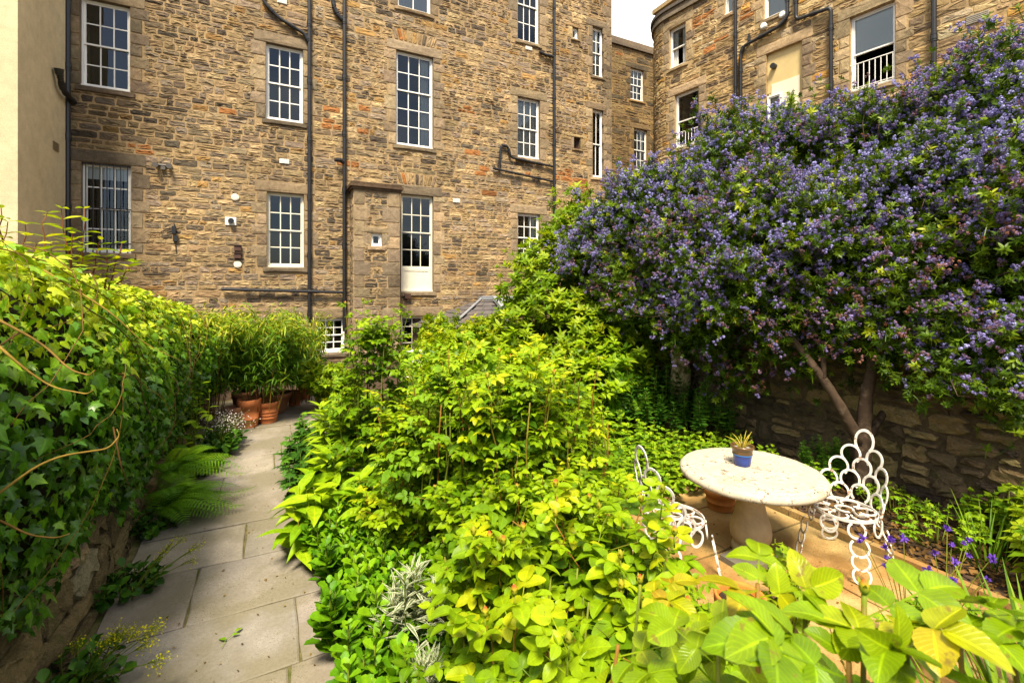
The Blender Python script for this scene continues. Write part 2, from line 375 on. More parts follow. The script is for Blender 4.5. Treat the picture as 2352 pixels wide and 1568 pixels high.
def mat_glass():
    m, t = newmat('window_glass'); gl = t.nodes.new('ShaderNodeBsdfGlossy'); gl.inputs['Roughness'].default_value = .01; gl.inputs['Color'].default_value = (.85, .93, 1, 1)
    tr = t.nodes.new('ShaderNodeBsdfTransparent'); tr.inputs[0].default_value = (.75, .8, .8, 1)
    fr = t.nodes.new('ShaderNodeFresnel'); fr.inputs[0].default_value = 1.55; mx = t.nodes.new('ShaderNodeMixShader'); o = t.nodes.new('ShaderNodeOutputMaterial')
    t.links.new(math_(t, 'MULTIPLY_ADD', fr.outputs[0], 1.0), mx.inputs[0]); mx.inputs[0].links[0].from_node.inputs[2].default_value = .01
    t.links.new(tr.outputs[0], mx.inputs[1]); t.links.new(gl.outputs[0], mx.inputs[2]); t.links.new(mx.outputs[0], o.inputs[0]); return m
M_glass = mat_glass()
def window(parent, mapf, op, rows=(2, 2), cols=3, mat=None, curtain=None, bars=False, rail=False, panel=0., bar=.03, inset=.11, single=False, label=None, openlow=False):
    """sash window; (s,z,depth) box helper works in the wall's own axes"""
    s0, s1, z0, z1 = op; mat = mat or M_white; f = MB(); rg_ = np.random.default_rng(int(abs(s0 * 91 + z0 * 37)) + 3)
    def bx(mb, a, c, e, g_, d0, d1):
        P = np.array([[a, e, d0], [c, e, d0], [c, g_, d0], [a, g_, d0], [a, e, d1], [c, e, d1], [c, g_, d1], [a, g_, d1]], float)
        mb.add(mapf(P), [[3, 2, 1, 0], [4, 5, 6, 7], [0, 1, 5, 4], [1, 2, 6, 5], [2, 3, 7, 6], [3, 0, 4, 7]])
    i = inset; o = .045
    bx(f, s0, s0 + o, z0, z1, -i - .08, -i); bx(f, s1 - o, s1, z0, z1, -i - .08, -i); bx(f, s0 + o, s1 - o, z1 - o, z1, -i - .08, -i); bx(f, s0 - .02, s1 + .02, z0, z0 + .055, -i - .08, -i + .05)
    a, c, e, g_ = s0 + o, s1 - o, z0 + .055, z1 - o
    if panel:
        bx(f, a, c, e, e + panel, -i - .06, -i - .03); bx(f, a + .003, a + .09, e, e + panel, -i - .03, -i - .015); bx(f, c - .09, c - .003, e, e + panel, -i - .03, -i - .015); bx(f, a + .09, c - .09, e + panel - .1, e + panel, -i - .03, -i - .014)
        for k in range(1, 7): x = a + .09 + (c - a - .18) * k / 7; bx(f, x - .004, x + .004, e, e + panel - .1, -i - .03, -i - .024)
        e += panel
    w = .042; p = MB()
    if single: sashes = [(e, g_, rows[0], -i - .03)]
    else: mid = e + (g_ - e) * rows[1] / (rows[0] + rows[1]); sashes = [(mid - .02, g_, rows[0], -i - .025), (e, mid + .02, rows[1], -i - .062)]
    for k, (lo, hi, nr, d) in enumerate(sashes):
        bx(f, a, a + w, lo, hi, d - .03, d); bx(f, c - w, c, lo, hi, d - .03, d); bx(f, a + w, c - w, hi - w, hi, d - .03, d); bx(f, a + w, c - w, lo, lo + w * (1.5 if k else 1), d - .03, d)
        A, B_, E, G = a + w, c - w, lo + w * (1.5 if k else 1), hi - w
        for q in range(1, cols): x = A + (B_ - A) * q / cols; bx(f, x - bar/2, x + bar/2, E, G, d - .026, d - .004)
        for q in range(1, nr): z = E + (G - E) * q / nr; bx(f, A, B_, z - bar/2, z + bar/2, d - .025, d - .003)
        if openlow and k == 1: continue
        for q in range(cols):
            for r_ in range(nr):
                x0, x1 = A + (B_ - A) * q / cols, A + (B_ - A) * (q + 1) / cols; y0, y1 = E + (G - E) * r_ / nr, E + (G - E) * (r_ + 1) / nr
                tx, ty = rg_.normal(0, .004, 2) * (x1 - x0)
                p.add(mapf(np.array([[x0, y0, d - .015 - tx - ty], [x1, y0, d - .015 + tx - ty], [x1, y1, d - .015 + tx + ty], [x0, y1, d - .015 - tx + ty]])), [[0, 1, 2, 3]])
    wo_ = f.build('window', mat, parent)
    if label: wo_['label'] = label
    if p.n: p.build('pane', M_glass, wo_)
    r = MB(); D0, D1 = -i - .1, -i - 1.6; X0, X1, Z0, Z1 = s0 - .25, s1 + .25, z0 - .3, z1 + .12
    for quad in ([[X0, Z0, D1], [X1, Z0, D1], [X1, Z1, D1], [X0, Z1, D1]], [[X0, Z0, D0], [X0, Z0, D1], [X0, Z1, D1], [X0, Z1, D0]], [[X1, Z0, D1], [X1, Z0, D0], [X1, Z1, D0], [X1, Z1, D1]],
                 [[X0, Z1, D0], [X0, Z1, D1], [X1, Z1, D1], [X1, Z1, D0]], [[X0, Z0, D1], [X0, Z0, D0], [X1, Z0, D0], [X1, Z0, D1]],
                 [[X0, Z0, D0], [s0, Z0, D0], [s0, Z1, D0], [X0, Z1, D0]], [[s1, Z0, D0], [X1, Z0, D0], [X1, Z1, D0], [s1, Z1, D0]]):
        r.add(mapf(np.array(quad, float)), [[0, 1, 2, 3]])
    r.build('room_interior', M_room, wo_)
    def drape(nm, x0, x1, y0, y1, m, amp=.02):
        k = max(6, int((x1 - x0) / .02)); xs = np.linspace(x0, x1, k); dd = (D0 - .05 if 'blind_or_reflection' not in nm else -i - .096) + amp * np.sin((xs - x0) * 55) ; q = MB()
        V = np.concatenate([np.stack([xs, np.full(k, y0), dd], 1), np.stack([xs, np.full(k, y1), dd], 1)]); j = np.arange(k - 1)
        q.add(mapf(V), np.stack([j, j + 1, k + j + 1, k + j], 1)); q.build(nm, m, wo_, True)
    if curtain == 'right': drape('curtain', c - .34, c - .02, e, g_, M_net); 
    if curtain == 'sides': drape('curtain', c - .26, c, e, g_, M_net); drape('curtain', a, a + .2, e, g_, M_net)
    if curtain == 'net': drape('net_curtain', a, c, e, g_, M_net)
    if curtain == 'blind_or_reflection': drape('blind_or_reflection', a, c, e, g_, M_blind_refl, .002)
    if curtain == 'skyhalf': drape('blind_or_reflection', a, c, (e + g_) / 2, g_, M_blind_refl, .0005)  # no blind: pale sheet painted in as sky reflected in the upper sash
    if curtain == 'blindtop': drape('blind_or_reflection', a, c, g_ - .35, g_, M_blind_refl, .002)
    if bars:
        q = MB()
        for x in np.linspace(s0 + .08, s1 - .08, 7): q.tube(mapf(np.array([[x, z0 - .02, -.03], [x, z1 + .04, -.03]])), .012, 6)
        for z in (z0 + .25, (z0 + z1) / 2, z1 - .03): bx(q, s0 - .02, s1 + .02, z - .015, z + .015, -.052, -.042)
        q.build('security_bars', M_iron, wo_)
    if rail:
        q = MB(); ht = rail
        for x in np.linspace(s0 + .06, s1 - .06, 8): q.tube(mapf(np.array([[x, z0 + .06, -.03], [x, z0 + ht, -.03]])), .012, 6)
        q.tube(mapf(np.array([[s0, z0 + ht, -.03], [s1, z0 + ht, -.03]])), .016, 6); q.tube(mapf(np.array([[s0, z0 + .1, -.03], [s1, z0 + .1, -.03]])), .012, 6); q.build('window_rail', M_white, wo_)
    return wo_
def bend(pts, r=.14, n=5):
    pts = [np.array(p, float) for p in pts]; out = [pts[0]]
    for a, b_, c in zip(pts[:-2], pts[1:-1], pts[2:]):
        u = (a - b_) / np.linalg.norm(a - b_); w = (c - b_) / np.linalg.norm(c - b_); rr = min(r, .45 * np.linalg.norm(a - b_), .45 * np.linalg.norm(c - b_))
        p, q = b_ + u * rr, b_ + w * rr
        for k in range(n + 1): t_ = k / n; out.append((1-t_)**2 * p + 2*t_*(1-t_) * b_ + t_*t_ * q)
    out.append(pts[-1]); return np.array(out)
def pipe(parent, pts, rad=.055, collar=1.8, name='drainpipe', first=.6):
    b = MB(); P = bend(pts); b.tube(P, rad, 10)
    for a, c in zip(pts[:-1], pts[1:]):
        a = np.array(a, float); c = np.array(c, float); ln = np.linalg.norm(c - a); d = (c - a) / ln; x = first if ln > collar else ln * .5
        while x < ln - .05:
            for off, rr, hh_ in ((0, 1.32, .055), (.09, 1.22, .02), (-.09, 1.16, .02)): b.tube([a + d * (x + off - hh_), a + d * (x + off + hh_)], rad * rr, 10)
            x += collar
    return b.build(name, M_iron, parent, False)
def vent(parent, mapf, s, z, w=.22, h=.13, m=None, nm='air_vent'):
    b = MB()
    def bx(a, c, e, g_, d0, d1):
        P = np.array([[a, e, d0], [c, e, d0], [c, g_, d0], [a, g_, d0], [a, e, d1], [c, e, d1], [c, g_, d1], [a, g_, d1]], float); b.add(mapf(P), [[3, 2, 1, 0], [4, 5, 6, 7], [0, 1, 5, 4], [1, 2, 6, 5], [2, 3, 7, 6], [3, 0, 4, 7]])
    bx(s - w/2, s + w/2, z - h/2, z + h/2, -.01, .03)
    for k in range(5): zz = z - h/2 + h * (k + .3) / 5; bx(s - w/2 + .01, s + w/2 - .01, zz, zz + h * .1, .03, .042)
    return b.build(nm, m or M_white, parent)
# ------------------------------------------------------------------ the main tenement
YF = 16.0
def mf(P): P = np.asarray(P, float); return np.stack([P[:, 0], YF - P[:, 2], P[:, 1]], 1)
def fx(u, v): p = on_y(u, v, YF); return p[0], p[2]
def op(u0, u1, vt, vb): a = on_y(u0, vt, YF); c = on_y(u0, vb, YF); d = on_y(u1, vb, YF); return (a[0], d[0], c[2], a[2])
XL, XR = -4.62, 12.95
ops = {k: op(*v) for k, v in dict(w1=(184, 299, -8, 195), w2=(611, 696, 97, 272), w3=(187, 301, 371, 579), w4=(613, 698, 440, 613), w5=(910, 995, 114, 331), w5b=(913, 990, -170, 13),
      w6=(921, 995, 445, 670), w7=(1189, 1239, -85, 90), w8=(1189, 1240, 221, 360), w9=(1189, 1240, 489, 600), n1=(1361, 1386, 60, 173), n2=(1361, 1386, 250, 406),
      t1=(1315, 1328, 62, 88), t2=(1318, 1333, 315, 341), b1=(724, 792, 732, 812), b2=(921, 997, 727, 812)).items()}
oc = [(540, 255), (765, 255), (840, 250), (765, 285), (835, 297), (1070, 255), (1068, 248), (1112, 385), (1100, 395), (1080, 355), (790, 370), (822, 382), (1330, 410), (1310, 425), (1345, 440), (1290, 412), (1130, 440), (1215, 402), (330, 345), (1300, 395), (1340, 425)]
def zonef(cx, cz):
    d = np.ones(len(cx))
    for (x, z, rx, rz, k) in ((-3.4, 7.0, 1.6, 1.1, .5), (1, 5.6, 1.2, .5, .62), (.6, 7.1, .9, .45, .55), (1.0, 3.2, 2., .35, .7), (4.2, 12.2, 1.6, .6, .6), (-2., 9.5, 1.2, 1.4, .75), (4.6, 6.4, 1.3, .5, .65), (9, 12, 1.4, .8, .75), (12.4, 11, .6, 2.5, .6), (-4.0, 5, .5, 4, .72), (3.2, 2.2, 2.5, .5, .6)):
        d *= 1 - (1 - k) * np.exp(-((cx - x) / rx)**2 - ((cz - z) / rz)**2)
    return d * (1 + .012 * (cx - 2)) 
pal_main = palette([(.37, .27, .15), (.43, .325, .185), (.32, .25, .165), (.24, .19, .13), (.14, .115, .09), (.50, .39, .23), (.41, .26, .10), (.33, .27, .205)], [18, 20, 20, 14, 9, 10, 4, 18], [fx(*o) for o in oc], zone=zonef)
pal_dress = palette([(.34, .27, .18), (.37, .29, .19), (.29, .23, .165), (.22, .18, .13)], [5, 5, 4, 2], zone=zonef)
rg = np.random.default_rng(4)
B1 = thing('stone_tenement', 'large brown rubble stone tenement with white sash windows and black pipes', 'building', ((XL + XR) / 2, YF, 0))
B1m = -np.array([(XL + XR) / 2, YF, 0])
def mf1(P): return mf(P) + B1m
wb = MB(); holes = [o for o in ops.values()]
big = [k for k in ops if k not in ('t1', 't2', 'n1', 'n2')]
MORT = np.array([.42, .31, .175])
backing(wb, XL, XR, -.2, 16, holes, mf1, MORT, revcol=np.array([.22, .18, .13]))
ex = [rect_hole(ops[k]) for k in big] + [rect_hole(ops[k], .3, .14, .22) for k in ('n1', 'n2')] + [rect_hole(ops[k], .14, .1, .12) for k in ('t1', 't2')]
arch = []
for k in ('w6', 'w5', 'w5b'):
    s0, s1, z0, z1 = ops[k]; arch.append((s0 - .12, s1 + .1, z1 + .34, z1 + .74))
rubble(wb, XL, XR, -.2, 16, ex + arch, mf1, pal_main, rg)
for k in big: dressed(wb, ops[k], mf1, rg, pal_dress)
for k in ('n1', 'n2'): dressed(wb, ops[k], mf1, rg, pal_dress, .3, .14, .2)
for k in ('t1', 't2'): dressed(wb, ops[k], mf1, rg, pal_main, .14, .1, .11)
for (a, c, e, g_) in arch:
    n = 9; xs = np.linspace(a, c, n + 1); rr = np.array([(xs[i], xs[i+1], e, g_) for i in range(n)]); cols = pal_main(rg, rr); cols[1] = (.40, .17, .05)
    add_stones(wb, rr, cols, mf1, rg, .018, .02, .008, .006, shear=np.linspace(.35, -.35, n) * -1)
wb.box((XL, YF + 2.1, -.2), (XR, YF + 3.8, 16), col=(.2, .17, .12), O=B1m)
# right hand quoins and return wall
zz = 0; k = 0; qr = []
while zz < 16: h = rg.uniform(.3, .45); w = .3 if k % 2 else .5; qr.append((XR - w, XR, zz, zz + h)); zz += h; k += 1
add_stones(wb, qr, pal_dress(rg, np.array(qr)) * .8, mf1, rg, .014, .008, .004, .004, lift=np.full(len(qr), .014))
wb.build('wall', M_wall, B1)
window(B1, mf1, ops['w1'], (2, 2)); window(B1, mf1, ops['w2'], (2, 2)); window(B1, mf1, ops['w3'], (2, 2), bars=True, curtain='blindtop', label='barred lower window half hidden by the hedge'); window(B1, mf1, ops['w4'], (2, 2), mat=M_cream)
window(B1, mf1, ops['w5'], (2, 3), curtain='right'); window(B1, mf1, ops['w5b'], (2, 2), 2, curtain='blind_or_reflection'); window(B1, mf1, ops['w6'], (2, 2), mat=M_cream, panel=.76, curtain=None)
window(B1, mf1, ops['w7'], (2, 2)); window(B1, mf1, ops['w8'], (2, 2), curtain='net'); window(B1, mf1, ops['w9'], (2, 2), curtain='right')
window(B1, mf1, ops['n1'], (2, 2), 2, curtain='right'); window(B1, mf1, ops['n2'], (1, 1), 2); window(B1, mf1, ops['t1'], (1, 1), 1, single=True, inset=.08); window(B1, mf1, ops['t2'], (1, 1), 1, single=True, mat=M_brownbox, inset=.14)
window(B1, mf1, ops['b1'], (2, 2), 3); window(B1, mf1, ops['b2'], (3, 1), 3, mat=M_cream)
def pf(u, v, d=.1): p = on_y(u, v, YF); return np.array([p[0], YF - d, p[2]]) + B1m
def vert(u, v0, v1, d=.1): a = pf(u, (v0 + v1) / 2, d); p0, p1 = pf(u, v0, d), pf(u, v1, d); return [np.array([a[0], a[1], p0[2]]), np.array([a[0], a[1], p1[2]])]
pipe(B1, vert(159, -60, 800), .06); pipe(B1, vert(710, -120, 740)); pipe(B1, vert(790, -120, 760), .058); pipe(B1, vert(1270, -120, 620), .058)
pipe(B1, [pf(602, -30), pf(606, 10), pf(640, 45), pf(700, 82), pf(709, 100)], .052, .9); pipe(B1, [pf(764, 6), pf(767, 22), pf(776, 40), pf(788, 52)], .055, .4)
pipe(B1, [pf(510, 664, .13), pf(786, 671, .13)], .05, 1.9, 'waste_pipe'); pipe(B1, [pf(1236, 122), pf(1250, 129), pf(1268, 133)], .05, .5, 'waste_pipe')
pipe(B1, [pf(1266, 384), pf(1170, 363), pf(1164, 338), pf(1148, 335), pf(1144, 392)], .045, .7, 'waste_pipe'); pipe(B1, [pf(1266, 418), pf(1130, 388)], .04, .9, 'waste_pipe')
pipe(B1, [pf(770, 371, .2), pf(780, 371, .17), pf(789, 376, .1)], .05, .3, 'waste_pipe')
for u, v in ((653, 371), (648, 4), (1048, 461), (1176 + 238, 60)):
    if u < 1400: s, z = fx(u, v); vent(B1, mf1, s, z, .26, .14)
s, z = fx(1214, 112); vent(B1, mf1, s, z, .28, .13)
def lbox(mb, mapf, s, z, w, h, d0, d1, col=None):
    P = np.array([[s-w/2, z-h/2, d0], [s+w/2, z-h/2, d0], [s+w/2, z+h/2, d0], [s-w/2, z+h/2, d0], [s-w/2, z-h/2, d1], [s+w/2, z-h/2, d1], [s+w/2, z+h/2, d1], [s-w/2, z+h/2, d1]]); mb.add(mapf(P), [[3, 2, 1, 0], [4, 5, 6, 7], [0, 1, 5, 4], [1, 2, 6, 5], [2, 3, 7, 6], [3, 0, 4, 7]])
b = MB(); s, z = fx(530, 508); lbox(b, mf1, s, z, .28, .23, .0, .035); fl = b.build('boiler_flue', M_white, B1)
b = MB(); b.tube(mf1(np.array([[s, z, .03], [s + .02, z, .16]])), .075, 14); b.build('flue_pipe', M_iron, fl)
for u, v in ((540, 453), (546, 607)):
    b = MB(); s, z = fx(u, v); b.tube(mf1(np.array([[s, z, .0], [s, z, .04]])), .1, 18); b.tube(mf1(np.array([[s, z, .04], [s, z, .05]])), .075, 18); b.build('round_vent', M_cream, B1)
b = MB(); s, z = fx(546, 578)
for dz in (-.11, .11): lbox(b, mf1, s, z + dz, .17, .17, 0, .1); lbox(b, mf1, s, z + dz + .075, .19, .02, 0, .13)
b.build('brown_vent', M_brownbox, B1)
b = MB(); s, z = fx(935, 680); lbox(b, mf1, s, z, .2, .16, 0, .12); b.build('brown_vent', M_brownbox, B1)
b = MB(); s, z = fx(376, 382)
for dx in (-.13, .13): b.tube(mf1(np.array([[s + dx, z, .04], [s + dx * 1.2, z - .02, .22]])), [.035, .075], 10)
b.tube(mf1(np.array([[s - .2, z + .02, .04], [s + .2, z + .02, .04]])), .03, 6); lbox(b, mf1, s, z - .06, .1, .1, 0, .1); b.tube(mf1(np.array([[s - .2, z + .08, .02], [s - .05, z + .12, .02], [s, z, .03]])), .01, 5); b.build('floodlight', mat_plain('grey_lamp_housing', (.1, .09, .08), .5), B1)
b = MB(); s, z = fx(400, 538); lbox(b, mf1, s, z + .12, .09, .2, 0, .09); lbox(b, mf1, s + .04, z - .12, .11, .16, 0, .1); b.tube(mf1(np.array([[s, z + .3, .03], [s + .03, z, .04], [s + .05, z - .5, .03]])), .014, 5); b.tube(mf1(np.array([[s - .3, z + .05, .02], [s - .15, z + .14, .02], [s, z + .16, .02]])), .009, 5); b.build('junction_box', M_iron, B1)
pts = [pf(u, v, .05) for u, v in ((800, 688), (830, 694), (870, 690), (920, 688))]; b = MB(); b.tube(bend([pf(922, 684, .05), pf(990, 690, .05), pf(1060, 686, .05), pf(1140, 690, .05)]), .01, 5); b.build('cable', M_iron, B1); b = MB(); b.tube(bend([pf(590, 680, .05), pf(640, 683, .05), pf(700, 676, .05), pf(735, 705, .05), pf(752, 690, .05)]), .012, 5); b.build('cable', M_iron, B1)
# closet tower on the facade
TX0, TX1, TD = 2.30, 3.74, .75
zt = on_y(812, 433, YF - TD)[2]
def tf(P): P = np.asarray(P, float); return np.stack([P[:, 0], YF - TD - P[:, 2], P[:, 1]], 1) + B1m
def tside(P): P = np.asarray(P, float); return np.stack([TX0 - P[:, 2], YF - P[:, 0], P[:, 1]], 1) + B1m
a = on_y(852, 535, YF - TD); c = on_y(877, 566, YF - TD); to = (a[0], c[0], c[2], a[2]); tb = MB()
backing(tb, TX0, TX1, -.2, zt, [to], tf, MORT, rev=.15); rubble(tb, TX0 + .32, TX1 - .4, -.2, zt, [rect_hole(to, .2, .14, .1)], tf, pal_main, rg); dressed(tb, to, tf, rg, pal_dress, .2, .14, .1)
zz = -.2; k = 0; qs = []
while zz < zt - .02:
    h = rg.uniform(.3, .5); h = h if zt - zz - h > .15 else zt - zz; w = .34 if k % 2 else .52
    qs += [(TX0, TX0 + w, zz, zz + h), (TX1 - w - .06, TX1, zz, zz + h)]; zz += h; k += 1
add_stones(tb, qs, pal_dress(rg, np.array(qs)), tf, rg, .014, .01, .004, .005, lift=np.full(len(qs), .008), sq=True)
backing(tb, 0, TD, -.2, zt, [], tside, MORT); rubble(tb, 0, TD, -.2, zt, [], tside, pal_dress, rg, (.28, .45), (.35, .5))
tb.box((TX1 - .002, YF - TD, -.2), (TX1, YF - .001, zt), col=(.15, .12, .09), O=B1m)
for k, (dz, ov) in enumerate(((0, .04), (.075, .09), (.15, .05))): tb.box((TX0 - ov - .02, YF - TD - ov - .02, zt + dz), (TX1 + ov, YF - .002, zt + dz + .074), col=np.array([.11, .075, .05]) * (1.2 - .2 * k), O=B1m)
two = tb.build('closet_tower', M_wall, B1); window(B1, tf, to, (1, 1), 1, single=True, inset=.07)
# ------------------------------------------------------------------ far wing behind
YW = 20.0
WX = 11.0; wx1 = on_y(1516, 300, YW)[0] + .8; wz = on_y(1456, 115, YW)[2]
B2 = thing('set_back_stone_wing', 'dark set back stone wing with slate roof between the two taller blocks', 'building', (WX + 3, YW, 0)); B2m = -np.array([WX + 3, YW, 0])
def wf(P): P = np.asarray(P, float); return np.stack([P[:, 0], YW - P[:, 2], P[:, 1]], 1) + B2m
def opw(u0, u1, vt, vb): a = on_y(u0, vt, YW); c = on_y(u0, vb, YW); d = on_y(u1, vb, YW); return (a[0], d[0], c[2], a[2])
wo1, wo2 = opw(1448, 1479, 155, 227), opw(1456, 1487, 294, 390); w2 = MB()
pal_wing = palette([(.20, .14, .07), (.15, .11, .06), (.25, .18, .085), (.10, .08, .05), (.30, .20, .08)], [5, 5, 3, 3, 2], [on_y(u, v, YW)[[0, 2]] for u, v in ((1420, 410), (1440, 415), (1475, 420), (1420, 120))])
backing(w2, WX, wx1, 0, wz, [wo1, wo2], wf, np.array([.30, .2, .09])); rubble(w2, WX, wx1, 0, wz, [rect_hole(wo1, .3, .14, .22), rect_hole(wo2, .3, .14, .22)], wf, pal_wing, rg, (.2, .34), (.35, .75))
for o in (wo1, wo2): dressed(w2, o, wf, rg, pal_wing, .3, .14, .2)
w2.box((WX, YW - .12, wz), (wx1, YW + .3, wz + .16), col=(.16, .13, .1), O=B2m); w2.box((WX, YW - .05, wz + .16), (wx1, YW + .3, wz + .42), col=(.2, .16, .12), O=B2m); w2.box((WX, YW + 2.1, 0), (wx1, YW + 4.8, wz), col=(.2, .16, .1), O=B2m)
w2.build('wall', M_wall, B2); window(B2, wf, wo1, (2, 2)); window(B2, wf, wo2, (2, 2), curtain='net')
M_slate = mat_plain('slate', (.085, .075, .075), .6, .35, 3, .3, dark=(.14, .1, .08), dsc=2)
def slate_roof(name, P00, P10, P01, P11, rows, colw, parent, mat, off=np.zeros(3)):
    """courses of overlapping slates between eave edge P00-P10 and ridge edge P01-P11"""
    P00, P10, P01, P11 = [np.array(p, float) for p in (P00, P10, P01, P11)]; b = MB(); r_ = np.random.default_rng(9)
    nn = np.cross(P10 - P00, P01 - P00); nn /= np.linalg.norm(nn); nn *= np.sign(nn[2])
    for i in range(rows):
        a0, a1 = i / rows, min(1., (i + 1.25) / rows); L0, L1 = P00 + (P01 - P00) * a0, P10 + (P11 - P10) * a0; U0, U1 = P00 + (P01 - P00) * a1, P10 + (P11 - P10) * a1
        n = max(1, int(np.linalg.norm(L1 - L0) / colw)); x = 0.
        for k in range(n):
            s0, s1 = (k + .5 * (i % 2) - .25) / n, (k + .97 + .5 * (i % 2) - .25) / n; s0, s1 = max(s0, 0), min(s1, 1)
            if s1 - s0 < .2 / n: continue
            j = r_.normal(0, .006); V = np.array([L0 + (L1 - L0) * s0 + nn * (.03 + j), L0 + (L1 - L0) * s1 + nn * (.03 + j), U0 + (U1 - U0) * s1 + nn * .004, U0 + (U1 - U0) * s0 + nn * .004])
            b.add(np.concatenate([V, V - nn * .012]) + off, [[0, 1, 2, 3], [7, 6, 5, 4], [0, 4, 5, 1], [1, 5, 6, 2], [2, 6, 7, 3], [3, 7, 4, 0]])
    return b.build(name, mat, parent)
rz = wz + .3; apx = np.array([on_y(1445, 90, YW + 2)[0] + .6, YW + 2.4, on_y(1450, 92, YW + 2)[2] + .2])
slate_roof('roof', (WX, YW + .2, rz), (wx1 + .5, YW + .2, rz), (apx[0] - 1, apx[1], apx[2]), (apx[0] + .6, apx[1], apx[2]), 9, .35, B2, M_slate, B2m)
pipe(B2, [np.array([on_y(1501, 200, YW)[0], YW - .1, wz + .1]) + B2m, np.array([on_y(1501, 200, YW)[0], YW - .1, .3]) + B2m], .055)
# ------------------------------------------------------------------ right hand building with the rounded corner
P2 = np.array([14.96, 11.44, 0]); TH = R(7.2); tdir = np.array([math.sin(TH), -math.cos(TH), 0]); ndir = np.array([-math.cos(TH), -math.sin(TH), 0])
P0 = on_plane(1534, 300, P2, ndir); P0[2] = 0; RC = 1.5
B3 = thing('round_cornered_building', 'golden rubble stone building with a rounded corner, on the right beyond the garden wall', 'building', P0)
LEN = 15.; AL = RC * R(95)
def rf(P):
    P = np.asarray(P, float); s, z, d = P[:, 0], P[:, 1], P[:, 2]; out = np.empty((len(P), 3))
    ang = np.clip(-s, 0, AL) / RC; cen = -ndir * RC
    nx = ndir[None] * np.cos(ang)[:, None] - tdir[None] * np.sin(ang)[:, None]
    base = cen[None] + nx * RC + np.maximum(s, 0)[:, None] * tdir[None]
    extra = np.maximum(-s - AL, 0); tx = -ndir[None] * np.cos(ang)[:, None] * 0 + (-ndir[None]) ; base = base + extra[:, None] * tx
    out = base + nx * d[:, None]; out[:, 2] = z; return out
def rs(u, v): p = on_plane(u, v, P2, ndir); return np.dot(p - P0, tdir), p[2]
def opr(u0, u1, vt, vb): a = rs(u0, vt); c = rs(u0, vb); d = rs(u1, vb); return (a[0], d[0], c[1], a[1])
zr = rs(1545, 38)[1]
ro = dict(a1=opr(1537, 1575, 70, 160), a2=opr(1550, 1605, 220, 343), s1=opr(1664, 1683, -60, 36), big=opr(1952, 2056, 42, 214), wh=opr(1753, 1810, -60, 47), pn=opr(1760, 1842, 126, 330))
pal_r = palette([(.42, .30, .15), (.36, .25, .12), (.48, .36, .2), (.28, .2, .11), (.16, .12, .08), (.50, .29, .08), (.44, .36, .24)], [9, 8, 6, 5, 3, 3, 4], [rs(u, v) for u, v in ((1600, 50), (1615, 42), (1640, 100), (1720, 30), (1560, 250), (1640, 110), (1600, 60), (1650, 95))])
pal_rd = palette([(.33, .26, .17), (.38, .29, .18), (.26, .2, .14)], [4, 4, 3])
rg = np.random.default_rng(8); b3 = MB(); S0 = -AL - 4
backing(b3, S0, LEN, 0, zr, [o for o in ro.values()], rf, np.array([.42, .31, .17]), nseg=None)
b3.v = []; b3.q = []; b3.c = []; b3.lc = []; b3.n = 0; b3.qm = []; b3.t = []; b3.tm = []
backing(b3, 0, LEN, 0, zr, [o for o in ro.values()], rf, np.array([.42, .31, .17])); backing(b3, -AL, 0, 0, zr, [], rf, np.array([.42, .31, .17]), nseg=14)
rubble(b3, -AL, LEN, 0, zr, [rect_hole(o) for o in ro.values()], rf, pal_r, rg, (.13, .28), (.22, .65))
for o in ro.values(): dressed(b3, o, rf, rg, pal_rd)
ss = np.concatenate([np.linspace(-AL, 0, 14), np.linspace(.8, LEN, 12)])
for (d0, d1, z0_, z1_, cc) in ((-.3, .1, zr, zr + .14, (.2, .17, .13)), (-.3, .06, zr + .14, zr + .3, (.24, .2, .15)), (-.3, .14, zr + .3, zr + .42, (.12, .11, .1))):
    for a, c in zip(ss[:-1], ss[1:]):
        P = rf(np.array([[a, z0_, d0], [c, z0_, d0], [c, z0_, d1], [a, z0_, d1], [a, z1_, d0], [c, z1_, d0], [c, z1_, d1], [a, z1_, d1]], float)); b3.add(P, [[0, 3, 2, 1], [4, 5, 6, 7], [0, 1, 5, 4], [2, 3, 7, 6]], col=cc)
cb = -ndir * 5.2
vv = np.array([tdir * LEN - ndir * .25, tdir * LEN - ndir * 8, -ndir * 8 - tdir * 0, -ndir * .4 + tdir * .4]); vv = np.concatenate([vv, vv + [0, 0, zr + .05]])
b3.add(vv, [[0, 1, 5, 4], [1, 2, 6, 5], [2, 3, 7, 6], [4, 5, 6, 7]], col=(.3, .22, .13))
b3.build('wall', M_wall2, B3)
window(B3, rf, ro['a1'], (1, 1), 1, curtain='sides', openlow=True); window(B3, rf, ro['a2'], (1, 1), 1, rail=.62, openlow=True, curtain=None); window(B3, rf, ro['s1'], (1, 1), 1, curtain='blind_or_reflection', inset=.08)
window(B3, rf, ro['big'], (1, 1), 1, rail=.8, curtain='skyhalf', openlow=True); window(B3, rf, ro['wh'], (1, 1), 1, curtain='blind_or_reflection')
b = MB(); s0, s1, z0_, z1_ = ro['pn']; M_panel = mat_plain('ochre_panel', (.58, .44, .2), .7, .15, 2, .05)
lbox(b, rf, (s0 + s1) / 2, (z0_ + z1_) / 2, s1 - s0, z1_ - z0_, -.2, -.09); zc = rs(1770, 200)[1]; pn = b.build('blocked_window_panel', M_panel, B3)
b = MB(); lbox(b, rf, s1 - .55, zc - .35, .9, .9, -.085, -.07); b.build('pale_panel', mat_plain('pale_board', (.68, .62, .48), .7, .08, 2), pn)
b = MB(); s, z = rs(1776, 152); b.tube(rf(np.array([[s, z, -.09], [s, z, .06]])), .09, 14); b.build('extract_vent', M_iron, pn)
